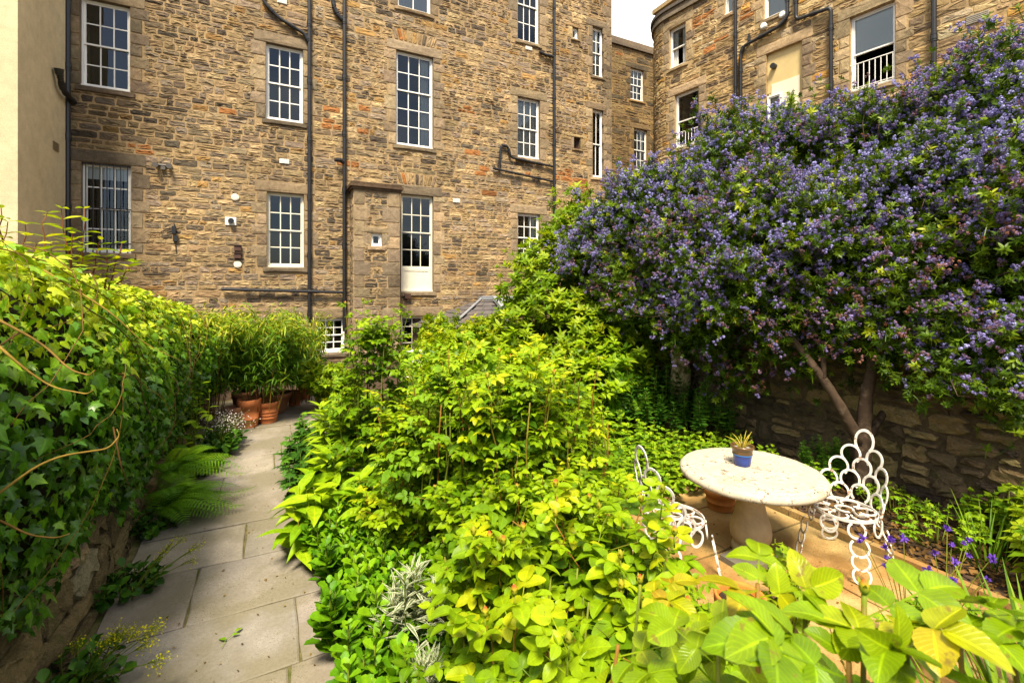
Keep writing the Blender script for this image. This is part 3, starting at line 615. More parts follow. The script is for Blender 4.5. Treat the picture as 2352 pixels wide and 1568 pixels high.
window(B3, rf, (s0 + .04, s0 + .5, zc - 1.5, zc - .3), (1, 1), 1, single=True, inset=-.02)
def pr(u, v, d=.1): s, z = rs(u, v); return rf(np.array([[s, z, d]]))[0]
def vr(u, v0, v1, d=.1): a = pr(u, (v0 + v1) / 2, d); return [np.array([a[0], a[1], pr(u, v0)[2]]), np.array([a[0], a[1], pr(u, v1)[2]])]
pipe(B3, vr(1693, -70, 520)); pipe(B3, vr(2148, -120, 520), .06)
pipe(B3, [pr(1811, -40), pr(1812, 42), pr(1795, 62), pr(1712, 108), pr(1705, 125), pr(1705, 520)]); pipe(B3, [pr(1832, -40), pr(1832, 48), pr(1912, 20), pr(1912, 500)]); pipe(B3, [pr(1724, 80), pr(1724, 106)], .04, .5, 'vent_stack')
for u, v in ((1756, 62), (1800, 36)):
    b = MB(); s, z = rs(u, v); b.tube(rf(np.array([[s, z, 0], [s, z, .1], [s, z, .14]])), [.11, .11, .07], 14); b.build('round_vent', M_white, B3)
s, z = rs(2245, 42); vent(B3, rf, s, z, .42, .22, mat_plain('grey_vent', (.3, .27, .22)))
def chimney(u, v, plane, parent, w, d, h):
    p = on_plane(u, v, *plane); return p
cp = np.array([P0[0] + 1.6, P0[1] + .9, 0]) - P0
b = MB(); b.box((-.55, -.9, zr - .3), (.55, .9, zr + 1.4), col=(.36, .26, .13), O=cp); b.box((-.65, -1., zr + 1.4), (.65, 1., zr + 1.58), col=(.4, .3, .16), O=cp); b.box((-.6, -.95, zr + .75), (.6, .95, zr + .9), col=(.4, .3, .16), O=cp); b.build('chimney', M_wall2, B3)
# ------------------------------------------------------------------ rendered house on the left
XS, YC = -4.62, 13.3
B4 = thing('rendered_house', 'cream roughcast house end wall at the far left, beside the stone tenement', 'building', (XS - 2, YC, 0)); o4 = -np.array([XS - 2, YC, 0])
def mat_harl():
    m, t = newmat('roughcast'); n1 = noise(t, 45, 6, .75); n2 = noise(t, .7, 5, .6); n3 = noise(t, 4, 6, .7)
    c = mixc(t, .8, (.62, .52, .33), ramp(t, [(.3, .75), (.7, 1.15)], n2), 'MULTIPLY'); c = mixc(t, .5, c, ramp(t, [(.3, .7), (.7, 1.2)], n3), 'MULTIPLY'); c = mixc(t, .6, c, ramp(t, [(.3, .6), (.7, 1.25)], n1), 'MULTIPLY')
    finish(t, c, .95, n1, .9, .02, .1); return m
M_harl = mat_harl(); b = MB(); b.box((-14, YC, -.1), (XS, YF + 4, 15), O=o4); b.build('wall', M_harl, B4)
def hs(u, v): r = ray(u, v); return CAM + r * (XS / r[0])
b = MB(); p = hs(127, 336) + o4
for k in range(6): b.box((-.002, -.16, -.1 + k * .035), (.03, .16, -.085 + k * .035), O=p)
b.build('air_vent', mat_plain('stone_vent', (.25, .2, .12)), B4)
def ph(u, v, d=.12): return hs(u, v) + np.array([d, 0, 0]) + o4
pipe(B4, [ph(121, 156), ph(124, 180), ph(130, 206), ph(146, 222), ph(157, 236)], .055, .45); b = MB(); b.tube([ph(120, 156), ph(121, 170)], [.1, .07], 10); b.build('pipe_hopper', M_iron, B4)
# ------------------------------------------------------------------ slate roofed outhouse against the facade
B5 = thing('slate_outhouse', 'low slate roofed stone outhouse half hidden by shrubs at the foot of the facade', 'outhouse', (6, 13.5, 0)); o5 = -np.array([6, 13.5, 0])
b = MB(); b.box((4.35, 12.4, -.1), (7.9, 15.95, 1.02), O=o5, col=(.26, .2, .13)); gz = 1.02
def gf(P): P = np.asarray(P, float); return np.stack([P[:, 0], 12.4 - P[:, 2], P[:, 1]], 1) + o5
rubble(b, 4.35, 7.9, -.1, gz, [], gf, pal_main, np.random.default_rng(3)); b.add(np.array([[4.35, 12.41, gz], [7.9, 12.41, gz], [7.9, 15.9, gz], [4.35, 15.9, gz], [6.3, 14.2, 1.85], [7.9, 14.2, 1.85]]) + o5, [[0, 1, 5, 4], [2, 3, 4, 5]], [[3, 0, 4]], col=(.2, .16, .12)); b.build('wall', M_wall, B5)
slate_roof('roof', (4.2, 12.3, 1.0), (8, 12.3, 1.0), (6.2, 14.2, 1.93), (8, 14.2, 1.93), 8, .3, B5, M_slate, o5); slate_roof('roof', (4.2, 15.9, 1.0), (4.2, 12.3, 1.0), (6.2, 14.25, 1.93), (6.2, 14.15, 1.93), 8, .3, B5, M_slate, o5)
b = MB(); b.tube(np.array([[4.2, 12.3, 1.06], [6.2, 14.2, 1.99]]) + o5, .035, 6); b.box((6.1, 14.05, 1.9), (8, 14.35, 2.02), O=o5); b.build('ridge_flashing', M_lead, B5)
b = MB(); sk = np.array([6.4, 13.3, 1.62]); b.box((0, 0, 0), (.7, .7, .1), O=sk + o5, B=[[1, 0, 0], [0, .9, .44], [0, -.44, .9]]); b.build('skylight', M_lead, B5)
# ------------------------------------------------------------------ garden walls
rg = np.random.default_rng(21)
M_rub = mat_stone('garden_rubble', 1.6, .6, 1., lichen=.6, bd=.05); M_schist = mat_stone('mossy_wall_stone', 2., .6, 1., lichen=.85, bd=.06)
XW = 6.2
Wl = thing('garden_wall', 'tall rough rubble garden wall in shade behind the blue flowering tree', 'wall', (XW, 4, 0)); ow = -np.array([XW, 4, 0])
b = MB()
def gwf(P): P = np.asarray(P, float); return np.stack([XW - P[:, 2] + .03 * np.sin(P[:, 0] * 3), 12.3 - P[:, 0], P[:, 1]], 1) + ow
palg = palette([(.24, .165, .085), (.30, .21, .10), (.15, .105, .06), (.34, .25, .11), (.09, .065, .045)], [5, 4, 4, 3, 2])
backing(b, 0, 16, -.2, 1.74, [], gwf, np.array([.12, .085, .05]), nseg=30)
rubble(b, 0, 16, -.2, 1.70, [], gwf, palg, rg, (.10, .28), (.14, .42), .035, .035, .014, .028, split=.35)
b.box((XW + .002, -3.7, -.2), (XW + .42, 12.3, 1.74), O=ow, col=(.14, .1, .06)); b.build('wall', M_rub, Wl)
b = MB()
for k in range(20): y = -3.7 + k * .8; b.box((XW - .07, y + .01, 1.745), (XW + .46, y + .79, 1.85 + rg.uniform(-.015, .02)), O=ow, col=np.array([.16, .12, .075]) * rg.uniform(.7, 1.2))
b.build('coping', M_rub, Wl)
Wr = thing('retaining_wall', 'low mossy rough stone wall under the ivy along the left of the path', 'wall', (-1.2, 5, 0)); ow2 = -np.array([-1.2, 5, 0])
b = MB()
def rwf(P): P = np.asarray(P, float); return np.stack([-1.13 + P[:, 2] - .10 * P[:, 1] + .03 * np.sin(P[:, 0] * 2.3 + 1), 13. - P[:, 0], P[:, 1]], 1) + ow2
pals = palette([(.20, .145, .07), (.25, .18, .085), (.14, .10, .05), (.29, .22, .12), (.32, .27, .17)], [5, 4, 4, 2, 1])
backing(b, 0, 13, -.1, 1.25, [], rwf, np.array([.09, .07, .04]), nseg=26)
rubble(b, 0, 13, -.1, 1.25, [], rwf, pals, rg, (.12, .34), (.2, .8), .035, .018, .015, .04, split=.4)
b.box((-1.9, 0, -.1), (-1.262, 13, 1.25), O=ow2, col=(.1, .075, .045)); b.build('wall', M_schist, Wr)
# ------------------------------------------------------------------ table
def mat_table():
    m, t = newmat('weathered_cast_stone'); n1 = noise(t, 5, 8, .7); n2 = noise(t, 60, 4, .7); n3 = noise(t, 26, 4, .6, dist=.6); n4 = noise(t, 2.2, 5, .6)
    c = mixc(t, .7, (.43, .375, .285), ramp(t, [(.3, .7), (.7, 1.16)], n1), 'MULTIPLY'); c = mixc(t, math_(t, 'MULTIPLY', ramp(t, [(.5, 0.), (.68, 1.)], n4), .45), c, (.33, .24, .11))
    c = mixc(t, .5, c, ramp(t, [(.3, .7), (.7, 1.15)], n2), 'MULTIPLY')
    k = math_(t, 'MULTIPLY', ramp(t, [(.565, 0.), (.60, 1.)], n3), ramp(t, [(.44, .0), (.56, 1.)], n1)); c = mixc(t, math_(t, 'MULTIPLY', k, .85), c, (.05, .03, .018))
    finish(t, c, .85, n2, .35, .006, .2); return m
M_tab = mat_table(); M_ped = mat_plain('cast_stone_pedestal', (.42, .33, .19), .9, .3, 4, .3, dark=(.3, .22, .11), dth=(.5, .7), dsc=2.5)
tp = on_z(1724, 1262, 0); tz = .715
T = thing('garden_table', 'round weathered cast stone pedestal table on the ochre paving', 'table', (tp[0], tp[1], 0))
b = MB(); r = .585
prof = [(.0, tz + .004), (.2, tz + .003), (.4, tz + .002), (.50, tz), (.528, tz - .001), (.535, tz - .008), (.543, tz - .004), (.565, tz - .010), (.583, tz - .026), (.588, tz - .045), (.580, tz - .066), (.555, tz - .078), (.4, tz - .082), (.0, tz - .082)]
b.lathe(prof, 72, jit=.0012); b.build('tabletop', M_tab, T, True)
b = MB(); prof = [(.0, .655), (.125, .655), (.122, .62), (.118, .55), (.122, .46), (.135, .38), (.158, .30), (.182, .235), (.192, .18), (.186, .13), (.166, .09), (.150, .078), (.148, .066), (.168, .055), (.176, .036), (.172, .0)]
b.lathe([(r_ * .88, z_) for r_, z_ in prof], 48, jit=.0008); b.build('pedestal', M_ped, T, True)
b = MB(); b.box((-.32, -.3, -.02), (.1, -.04, .045), O=np.array([-.05, .06, 0])); b.build('base_slab', M_flag, T)
# ------------------------------------------------------------------ pots
def mat_terra(name, c): return mat_plain(name, c, .8, .3, 5, .15, .2, dark=(.42, .30, .2), dth=(.6, .8), dsc=4)
M_terra = mat_terra('terracotta', (.40, .13, .045)); M_terra2 = mat_terra('weathered_terracotta', (.27, .12, .06)); M_peat = mat_plain('potting_soil', (.03, .02, .014), .95, .5, 40, .8, .1)
def pot(name, label, loc, rt, rb, h, mat, group=None, cat='flowerpot', rim=.28, bands=()):
    o = thing(name, label, cat, loc, 0, group); b = MB(); rw = .022 + .02 * rt; zr_ = h * (1 - rim)
    p = [(0, 0), (rb, 0), (rb + (rt - rb) * .02, .01)]
    for bz in bands: q = rb + (rt - rb) * bz; p += [(q, h * bz - .008), (q + .008, h * bz - .004), (q + .008, h * bz + .006), (q, h * bz + .01)]
    q = rb + (rt - rb) * (1 - rim); p += [(q, zr_), (q + .012, zr_ + .004), (rt, h - .012), (rt - .004, h), (rt - rw * .6, h), (rt - rw, h - .02), (rt - rw * 1.1, h - .07)]
    b.lathe(p, 36); b.build('pot', mat, o, False)
    for pl in o.children[0].data.polygons: pl.use_smooth = True
    b = MB(); n = 24; a = np.linspace(0, 2*np.pi, n, endpoint=False); rr = rt - rw * 1.05; V = [[0, 0, h - .03]] + [[rr * math.cos(x), rr * math.sin(x), h - .05 + .006 * math.sin(3*x)] for x in a]
    b.add(V, None, [[0, i + 1, (i + 1) % n + 1] for i in range(n)]); b.build('soil', M_peat, o); return o
GP = 'terracotta pots along the end of the path'
def gpos(u, v): p = on_z(u, v, 0); return (p[0], p[1], 0)
pot('flowerpot', 'pale narrow terracotta pot at the left end of the row, beside the white flowers', gpos(539, 984), .145, .105, .36, M_terra2, GP)
pot('flowerpot', 'deep rimmed brown terracotta pot second in the row by the path', gpos(572, 979), .185, .125, .46, M_terra, GP, bands=(.3,))
pot('flowerpot', 'bright orange ribbed terracotta pot in front of the wide bowl', gpos(615, 969), .19, .135, .36, M_terra, GP, rim=.22, bands=(.25, .4, .55))
pot('flowerpot', 'wide stained terracotta bowl under the bamboo', gpos(630, 946), .30, .18, .36, M_terra2, GP, rim=.2)
pot('flowerpot', 'small terracotta pot right of the wide bowl', gpos(677, 930), .14, .1, .28, M_terra, GP)
pot('flowerpot', 'dark terracotta pot behind the deep rimmed pot', gpos(560, 948), .2, .15, .40, M_terra2, GP)
pot('flowerpot', 'tall terracotta pot furthest along the path among the stems', gpos(700, 915), .15, .1, .42, M_terra, GP)
pot('flowerpot', 'terracotta pot on the paving behind the stone table', gpos(1655, 1165), .16, .125, .2, mat_terra('orange_terracotta', (.45, .17, .04)), None, bands=(.4,))
pot('flowerpot', 'orange terracotta pot under the nearest rose leaves', gpos(1700, 1470), .16, .11, .3, mat_terra('clean_terracotta', (.5, .17, .03)), None)
pot('flowerpot', 'terracotta pot at the bottom edge, under the rose leaves', gpos(1760, 1600), .15, .11, .26, M_terra, None)
# blue glazed pot
bp = at(1705, 1068, (H - tz) * FPX / (1068 - 660)); M_blue = mat_plain('blue_glaze', (.02, .045, .24), .25, .35, 9, .1, .5, dark=(.12, .05, .02), dth=(.6, .75), dsc=12); M_brg = mat_plain('brown_glaze', (.10, .055, .018), .25, .4, 10, .1, .5)
BP = thing('glazed_pot', 'small blue and brown glazed pot standing on the stone table', 'flowerpot', (bp[0], bp[1], tz + .003))
b = MB(); b.lathe([(0, 0), (.062, 0), (.066, .004), (.073, .05), (.079, .098), (.081, .104)], 32); b.build('body', M_blue, BP, True)
b = MB(); b.lathe([(.081, .103), (.084, .106), (.084, .112), (.082, .118), (.089, .15), (.098, .158), (.101, .168), (.098, .178), (.09, .18), (.085, .172), (.082, .15), (.08, .13)], 32); b.build('rim', M_brg, BP, True)
b = MB(); b.lathe([(.0825, .097), (.085, .101), (.0825, .105)], 32); b.build('glaze_band', mat_plain('bright_blue_glaze', (.02, .16, .5), .3, .2, 9), BP, True)
b = MB(); b.lathe([(0.0005, .152), (.04, .150), (.084, .147)], 24); b.build('gravel', mat_plain('grey_gravel', (.3, .29, .28), .9, .5, 60, .8), BP)
# urn
up = at(965, 815, 9.4)
U = thing('garden_urn', 'white classical urn on a plinth among the shrubs below the facade', 'urn', (up[0], up[1], 0)); M_urn = mat_plain('white_stone', (.62, .60, .52), .8, .2, 5, .1, dark=(.3, .28, .2), dth=(.6, .8))
b = MB(); b.lathe([(0, .52), (.15, .52), (.15, .55), (.09, .58), (.07, .63), (.10, .66), (.19, .72), (.225, .80), (.23, .86), (.24, .93), (.285, 1.0), (.29, 1.03), (.25, 1.03), (.22, .95), (0, .93)], 32); b.build('bowl', M_urn, U, True)
b = MB(); b.box((-.2, -.2, 0), (.2, .2, .44)); b.box((-.24, -.24, .44), (.24, .24, .519)); b.build('plinth', M_urn, U)
# ------------------------------------------------------------------ horseshoe chairs
M_hs = mat_plain('chipped_white_paint', (.55, .53, .49), .45, .12, 20, .15, .4, dark=(.22, .09, .03), dth=(.56, .62), dsc=19)
def shoe(mb, O, ex, ey, r=.064, elong=1.0, half=140, w=.016, th=.009):
    """one horseshoe: arc open towards -ey, strip cross section"""
    O, ex, ey = [np.array(q, float) for q in (O, ex, ey)]; ez = np.cross(ex, ey); n = 20
    a = np.radians(np.linspace(-half, half, n)) ; V = []
    for k, t_ in enumerate(a):
        for rr, dd in ((r, -th/2), (r, th/2), (r - w, th/2), (r - w, -th/2)):
            x = rr * math.sin(t_); y = rr * math.cos(t_) * elong
            x *= 1 if abs(t_) < 1.9 else 1.02
            V.append(O + ex * x + ey * y + ez * dd)
    q = []
    for k in range(n - 1):
        for c in range(4): q.append([k*4 + c, k*4 + (c+1) % 4, k*4 + 4 + (c+1) % 4, k*4 + 4 + c])
    q += [[0, 3, 2, 1], [(n-1)*4, (n-1)*4 + 1, (n-1)*4 + 2, (n-1)*4 + 3]]
    mb.add(V, q)
def make_chair(label, loc, rz):
    c = thing('horseshoe_chair', label, 'chair', loc, rz, 'white horseshoe chairs at the stone table'); SZ = .435; RS = .235
    b = MB(); a = np.linspace(0, 2*np.pi, 41)
    for rr, zz in ((RS, SZ),):
        V = []
        for t_ in a:
            for d, e in ((0, -.011), (0, .011), (-.009, .011), (-.009, -.011)): V.append([(rr + d) * math.cos(t_), (rr + d) * math.sin(t_), zz + e])
        b.add(V, [[k*4 + i, k*4 + (i+1) % 4, k*4 + 4 + (i+1) % 4, k*4 + 4 + i] for k in range(40) for i in range(4)])
    for k in range(6): t_ = k * np.pi / 3 + .2; d = np.array([math.cos(t_), math.sin(t_), 0]); shoe(b, d * .155 + [0, 0, SZ + .001], np.array([-d[1], d[0], 0]), d, .072, 1.0, 145)
    shoe(b, [0, 0, SZ + .004], [1, 0, 0], [0, 1, 0], .07, 1., 150); b.build('seat', M_hs, c)
    b = MB()                                     # back: fan of shoes on a leaning curved surface; chair faces -x, back on +x
    rows = [(5, .075), (4, .185), (3, .292), (2, .398), (1, .515)]
    for i, (n, z) in enumerate(rows):
        rad = RS + .005 + z * .17
        for k in range(n):
            ph = (k - (n - 1) / 2) * (.152 / (RS + .02)) * (1 + .0 * i); d = np.array([math.cos(ph), math.sin(ph), 0]); tang = np.array([-d[1], d[0], 0]); upv = np.array([d[0] * .17, d[1] * .17, 1.]); upv /= np.linalg.norm(upv)
            zz = z - .035 * abs(ph) ; el = 1.4 if n == 1 else 1.1
            shoe(b, d * rad + [0, 0, SZ + zz], tang, upv, .077, el, 142, .017, .009)
    b.build('backrest', M_hs, c)
    b = MB()
    for k in range(8): t_ = k * np.pi / 4; d = np.array([math.cos(t_), math.sin(t_), 0]); dn = np.array([d[0] * .1, d[1] * .1, -1.]); dn /= np.linalg.norm(dn); shoe(b, d * (RS + .01) + [0, 0, SZ - .062], np.array([d[1], -d[0], 0]), dn, .068, 1., 150)
    b.build('apron', M_hs, c)
    for k in range(4):
        b = MB(); t_ = np.pi / 4 + k * np.pi / 2 ; d = np.array([math.cos(t_), math.sin(t_), 0]); dn = np.array([d[0] * .22, d[1] * .22, -1.]); dn /= np.linalg.norm(dn)
        for j, z in enumerate((.262, .165, .067)): shoe(b, d * (RS + .03 + (.43 - z) * .2) + [0, 0, z], np.array([d[1], -d[0], 0]), dn, .068 if j else .072, 1., 142)
        b.build('leg', M_hs, c)
    return c
make_chair('white horseshoe chair right of the table, its whole back and legs in view', (4.3, 2.27, .004), R(2))
make_chair('white horseshoe chair left of the table, half hidden by rose leaves', (2.93, 2.83, .004), R(176))
# ------------------------------------------------------------------ leaf shapes (x across, y along, z up; unit length)
def grid(rows, cols, wf, fold=.25, curl=.25, wave=.0, serr=0., ph=0.):
    V, Lc, Q = [], [], []; n = 2 * cols + 1
    for i in range(rows + 1):
        t_ = i / rows; w = wf(t_)
        for c in range(-cols, cols + 1):
            f = c / cols; x = w * f
            if serr and abs(c) == cols and 0 < i < rows: x *= 1 + serr * (1 if i % 2 else -1)
            V.append([x, t_, fold * abs(x) - curl * t_ * t_ + wave * math.sin(t_ * 9 + ph) * abs(f)]); Lc.append([f, t_, 0])
    for i in range(rows):
        for c in range(n - 1): a = i * n + c; Q.append([a, a + 1, a + n + 1, a + n])
    return np.array(V), np.array(Q), np.zeros((0, 3), int), np.array(Lc)
def merge(parts):
    V, Q, T, Lc, k = [], [], [], [], 0
    for v, q, t_, l in parts:
        V.append(v); Lc.append(l); k0 = k
        if len(q): Q.append(q + k0)
        if len(t_): T.append(t_ + k0)
        k += len(v)
    return np.concatenate(V), (np.concatenate(Q) if Q else np.zeros((0, 4), int)), (np.concatenate(T) if T else np.zeros((0, 3), int)), np.concatenate(Lc)
def xf(tpl, sc=1., rz=0., off=(0, 0, 0), rx=0., ry=0., dr=0.):
    M = np.array(Euler((rx, ry, rz)).to_matrix()); v = tpl[0] * (np.array(sc)) @ M.T + np.array(off); l = tpl[3].copy(); l[:, 2] += dr; return (v, tpl[1], tpl[2], l)
def stalk(p0, p1, w=.012):
    p0, p1 = np.array(p0, float), np.array(p1, float); return (np.array([p0 + [-w, 0, 0], p0 + [w, 0, 0], p1 + [w, 0, 0], p1 + [-w, 0, 0]]), np.array([[0, 1, 2, 3]]), np.zeros((0, 3), int), np.array([[.5, .5, 0]] * 4))
ovate = lambda a=.32: (lambda t_: a * max(0, math.sin(math.pi * min(1, t_ ** .8))) ** .85 * (1 - .25 * t_) + .003)
lance = lambda a=.14: (lambda t_: a * max(0, math.sin(math.pi * t_ ** .75)) + .002)
obov = lambda a=.22: (lambda t_: a * max(0, math.sin(math.pi * t_ ** 1.5)) ** .8 + .03 * (1 - t_) + .002)
heart = lambda a=.46: (lambda t_: a * max(0, math.sin(math.pi * (t_ * .84 + .16) ** .75)) ** .8 + .004)
rounded = lambda a: (lambda t_: a * max(0, math.sin(math.pi * min(1, t_ ** .86))) ** .62 * (1 - .12 * t_) + .003)
def rose_leaf(rows=6, cols=2, seed=0, wf=ovate):
    r_ = np.random.default_rng(seed); P = [stalk((0, 0, 0), (0, .66, .0), .009)]
    l = lambda: grid(rows, cols, wf(r_.uniform(.36, .42)), r_.uniform(.1, .4), r_.uniform(.05, .5), .014, .03, r_.uniform(0, 6))
    P.append(xf(l(), .42, 0, (0, .62, 0), rx=r_.uniform(-.25, .1)))
    for y, s in ((.56, .37), (.26, .31)):
        for sg in (1, -1): P.append(xf(l(), s * r_.uniform(.9, 1.1), sg * r_.uniform(1.15, 1.45), (0, y, 0), rx=r_.uniform(-.2, .1), ry=sg * r_.uniform(-.1, .35), dr=r_.uniform(-.05, .05)))
    return merge(P)
def ivy_leaf():
    pts = np.array([[0, -.02], [.16, -.10], [.40, .02], [.30, .22], [.52, .46], [.25, .50], [.16, .68], [0, 1.0]]); r_ = np.vstack([pts, (pts * [-1, 1])[1:-1][::-1]])
    V = [[0, .28, .05]] + [[x, y, -.35 * x * x - .12 * y * y] for x, y in r_]; n = len(r_)
    Lc = [[0, .3, 0]] + [[abs(x) * 1.6 * (1 if x >= 0 else -1) if abs(x) > .01 else 0, y, 0] for x, y in r_]
    T = [[0, 1 + i, 1 + (i + 1) % n] for i in range(n)]
    return np.array(V), np.zeros((0, 4), int), np.array(T), np.array(Lc)
def palm_leaf(n=5, a=.17, spread=2.3, cut=True):
    P = [stalk((0, -.7, -.25), (0, 0, 0), .012)]
    for k in range(n):
        th = (k - (n - 1) / 2) / (n - 1) * spread * 2 if n > 1 else 0; P.append(xf(grid(5, 1, (lambda t_: a * max(0, math.sin(math.pi * min(1, t_ ** 1.25))) + .02 * (1 - t_)), .2, .3, 0, .22 if cut else 0), 1 - .18 * abs(th), th))
    return merge(P)
def frames(D, Nn):
    D = D / (np.linalg.norm(D, axis=1)[:, None] + 1e-9); X = np.cross(D, Nn); X /= np.linalg.norm(X, axis=1)[:, None] + 1e-9; Z = np.cross(X, D)
    return np.stack([X, D, Z], 2)
def place(mb, tpl, P, D, Nn, size, rnd, wid=1., mi=0):
    P, D, Nn = np.atleast_2d(P), np.atleast_2d(D), np.atleast_2d(Nn); size = np.broadcast_to(size, (len(P),)); M = frames(D, Nn) * size[:, None, None]; M = M * np.array([wid, 1, 1]); mb.scatter(tpl, M, P, np.broadcast_to(rnd, (len(P),)), mi)
def place_mix(mb, tpls, P, D, Nn, size, rnd, rng, mi=0):
    k = rng.integers(0, len(tpls), len(P)); size = np.broadcast_to(size, (len(P),)); rnd = np.broadcast_to(rnd, (len(P),))
    for i, tp_ in enumerate(tpls):
        m = k == i
        if m.any(): place(mb, tp_, P[m], D[m], Nn[m], size[m], rnd[m], mi=mi)
def unit(v): return v / (np.linalg.norm(v, axis=-1, keepdims=True) + 1e-9)
# ------------------------------------------------------------------ foliage materials
ST = lambda *c: [(i / (len(c) - 1), x) for i, x in enumerate(c)]
L_rose = mat_leaf('rose_leaf', [(0, (.03, .085, .006)), (.3, (.075, .165, .007)), (.62, (.15, .26, .008)), (.85, (.22, .33, .010)), (1, (.31, .36, .012))], .36, .32, spots=.5)
L_near = mat_leaf('young_rose_leaf', [(0, (.035, .10, .005)), (.5, (.11, .205, .006)), (.85, (.21, .30, .008)), (.93, (.27, .26, .012)), (1, (.27, .14, .02))], .28, .34, .75, .25, spots=.7)
L_sedum = mat_leaf('sedum_leaf', ST((.035, .12, .006), (.08, .21, .008), (.16, .31, .010)), .45, .18, .25)
L_ivy = mat_leaf('ivy_leaf', [(0, (.02, .07, .008)), (.35, (.05, .145, .010)), (.62, (.13, .26, .012)), (.85, (.27, .37, .016)), (1, (.42, .46, .04))], .32, .22, .4, .3, vn=3.)
L_heart = mat_leaf('brunnera_leaf', ST((.055, .15, .010), (.13, .25, .012), (.23, .34, .015)), .5, .25, .3)
L_dark = mat_leaf('dark_shrub_leaf', ST((.014, .05, .012), (.03, .095, .014), (.06, .15, .018)), .4, .15, .2)
L_big = mat_leaf('broad_leaf', ST((.08, .19, .01), (.16, .30, .012), (.28, .40, .014)), .38, .3, .5, vn=11.)
L_lime = mat_leaf('lime_leaf', [(0, (.06, .14, .01)), (.4, (.14, .24, .012)), (.8, (.26, .34, .02)), (1, (.36, .38, .03))], .4, .35, .25)
L_bamb = mat_leaf('bamboo_leaf', [(0, (.03, .085, .012)), (.5, (.07, .16, .014)), (.85, (.20, .28, .02)), (1, (.32, .32, .04))], .4, .25, .15)
L_fern = mat_leaf('fern_frond', ST((.05, .15, .01), (.10, .24, .012), (.18, .32, .015)), .5, .3, 0)
L_var = mat_leaf('variegated_leaf', ST((.12, .17, .09), (.17, .22, .11)), .5, .2, .2, edge=(.5, .5, .36), warm=(1, 1, .9))
L_blade = mat_leaf('blade_leaf', ST((.04, .11, .012), (.09, .18, .012), (.16, .25, .02)), .4, .25, .15)
L_cea = mat_leaf('ceanothus_leaf', [(0, (.02, .045, .008)), (.4, (.05, .10, .010)), (.75, (.12, .19, .014)), (1, (.26, .31, .025))], .35, .2, .25)
M_bloom = mat_leaf('blue_blossom', [(0, (.20, .085, .03)), (.22, (.24, .12, .10)), (.38, (.22, .155, .31)), (.64, (.205, .18, .43)), (1, (.36, .35, .66))], .8, .2, 0, .1, tint=(1, 1, 1), warm=(1, 1, 1))
M_bark = mat_plain('bark', (.055, .036, .023), .9, .4, 14, .6, .15, dark=(.16, .12, .08), dsc=7)
M_stem = mat_leaf('green_stem', ST((.07, .11, .02), (.13, .17, .03), (.20, .09, .03)), .5, .1, 0); M_red = mat_leaf('red_stem', ST((.09, .025, .018), (.15, .045, .03), (.2, .11, .03)), .5, .1, 0)
M_bud = mat_leaf('rose_bud', [(0, (.14, .22, .03)), (.5, (.35, .3, .03)), (1, (.5, .09, .05))], .5, .2, 0); M_yel = mat_leaf('yellow_flower', ST((.28, .32, .02), (.5, .45, .02)), .6, .2, 0)
M_pur = mat_leaf('purple_petal', ST((.08, .03, .28), (.16, .07, .45)), .6, .2, 0, tint=(1, 1, 1), warm=(1, 1, 1)); M_wfl = mat_leaf('pale_petal', ST((.6, .5, .48), (.75, .7, .65)), .6, .2, 0, tint=(1, 1, 1), warm=(1, 1, 1)); M_org = mat_leaf('copper_leaf', ST((.45, .2, .03), (.55, .35, .04)), .45, .3, .3)
M_vine = mat_leaf('vine', ST((.05, .024, .014), (.09, .045, .02), (.22, .15, .04)), .7, .05, 0, .2)
RL = [rose_leaf(6, 2, k, rounded if k % 2 else ovate) for k in range(5)]; RLN = [rose_leaf(12, 3, k + 10, rounded) for k in range(5)]
# ------------------------------------------------------------------ roses
def rosebud(parent, p, rng, mat=None, s=1.):
    b = MB(); p = np.array(p, float); prof = np.array([(0.001, 0), (.008, .004), (.013, .014), (.012, .026), (.006, .036), (.001, .042)]) * s; n = 10
    c0 = b.n; b.lathe(prof, n, O=p)
    b.lc[-1] = np.stack([np.zeros(n * 6), np.zeros(n * 6), np.repeat([.0, .0, .1, .35, .9, 1.], n)], 1) if rng.random() < .45 else b.lc[-1] + [0, 0, .25]
    b.tube([p - [0, 0, .05], p], .0035, 5, rnd=.1)
    sep = grid(3, 1, lance(.18), .2, -.1)
    for k in range(5): th = k * 1.257; d = np.array([math.cos(th) * .5, math.sin(th) * .5, .9]); place(b, sep, p + [0, 0, .004], d, np.array([math.cos(th), math.sin(th), -.5]), .036 * s, .1)
    return b.build('rosebud', mat or M_bud, parent, True)
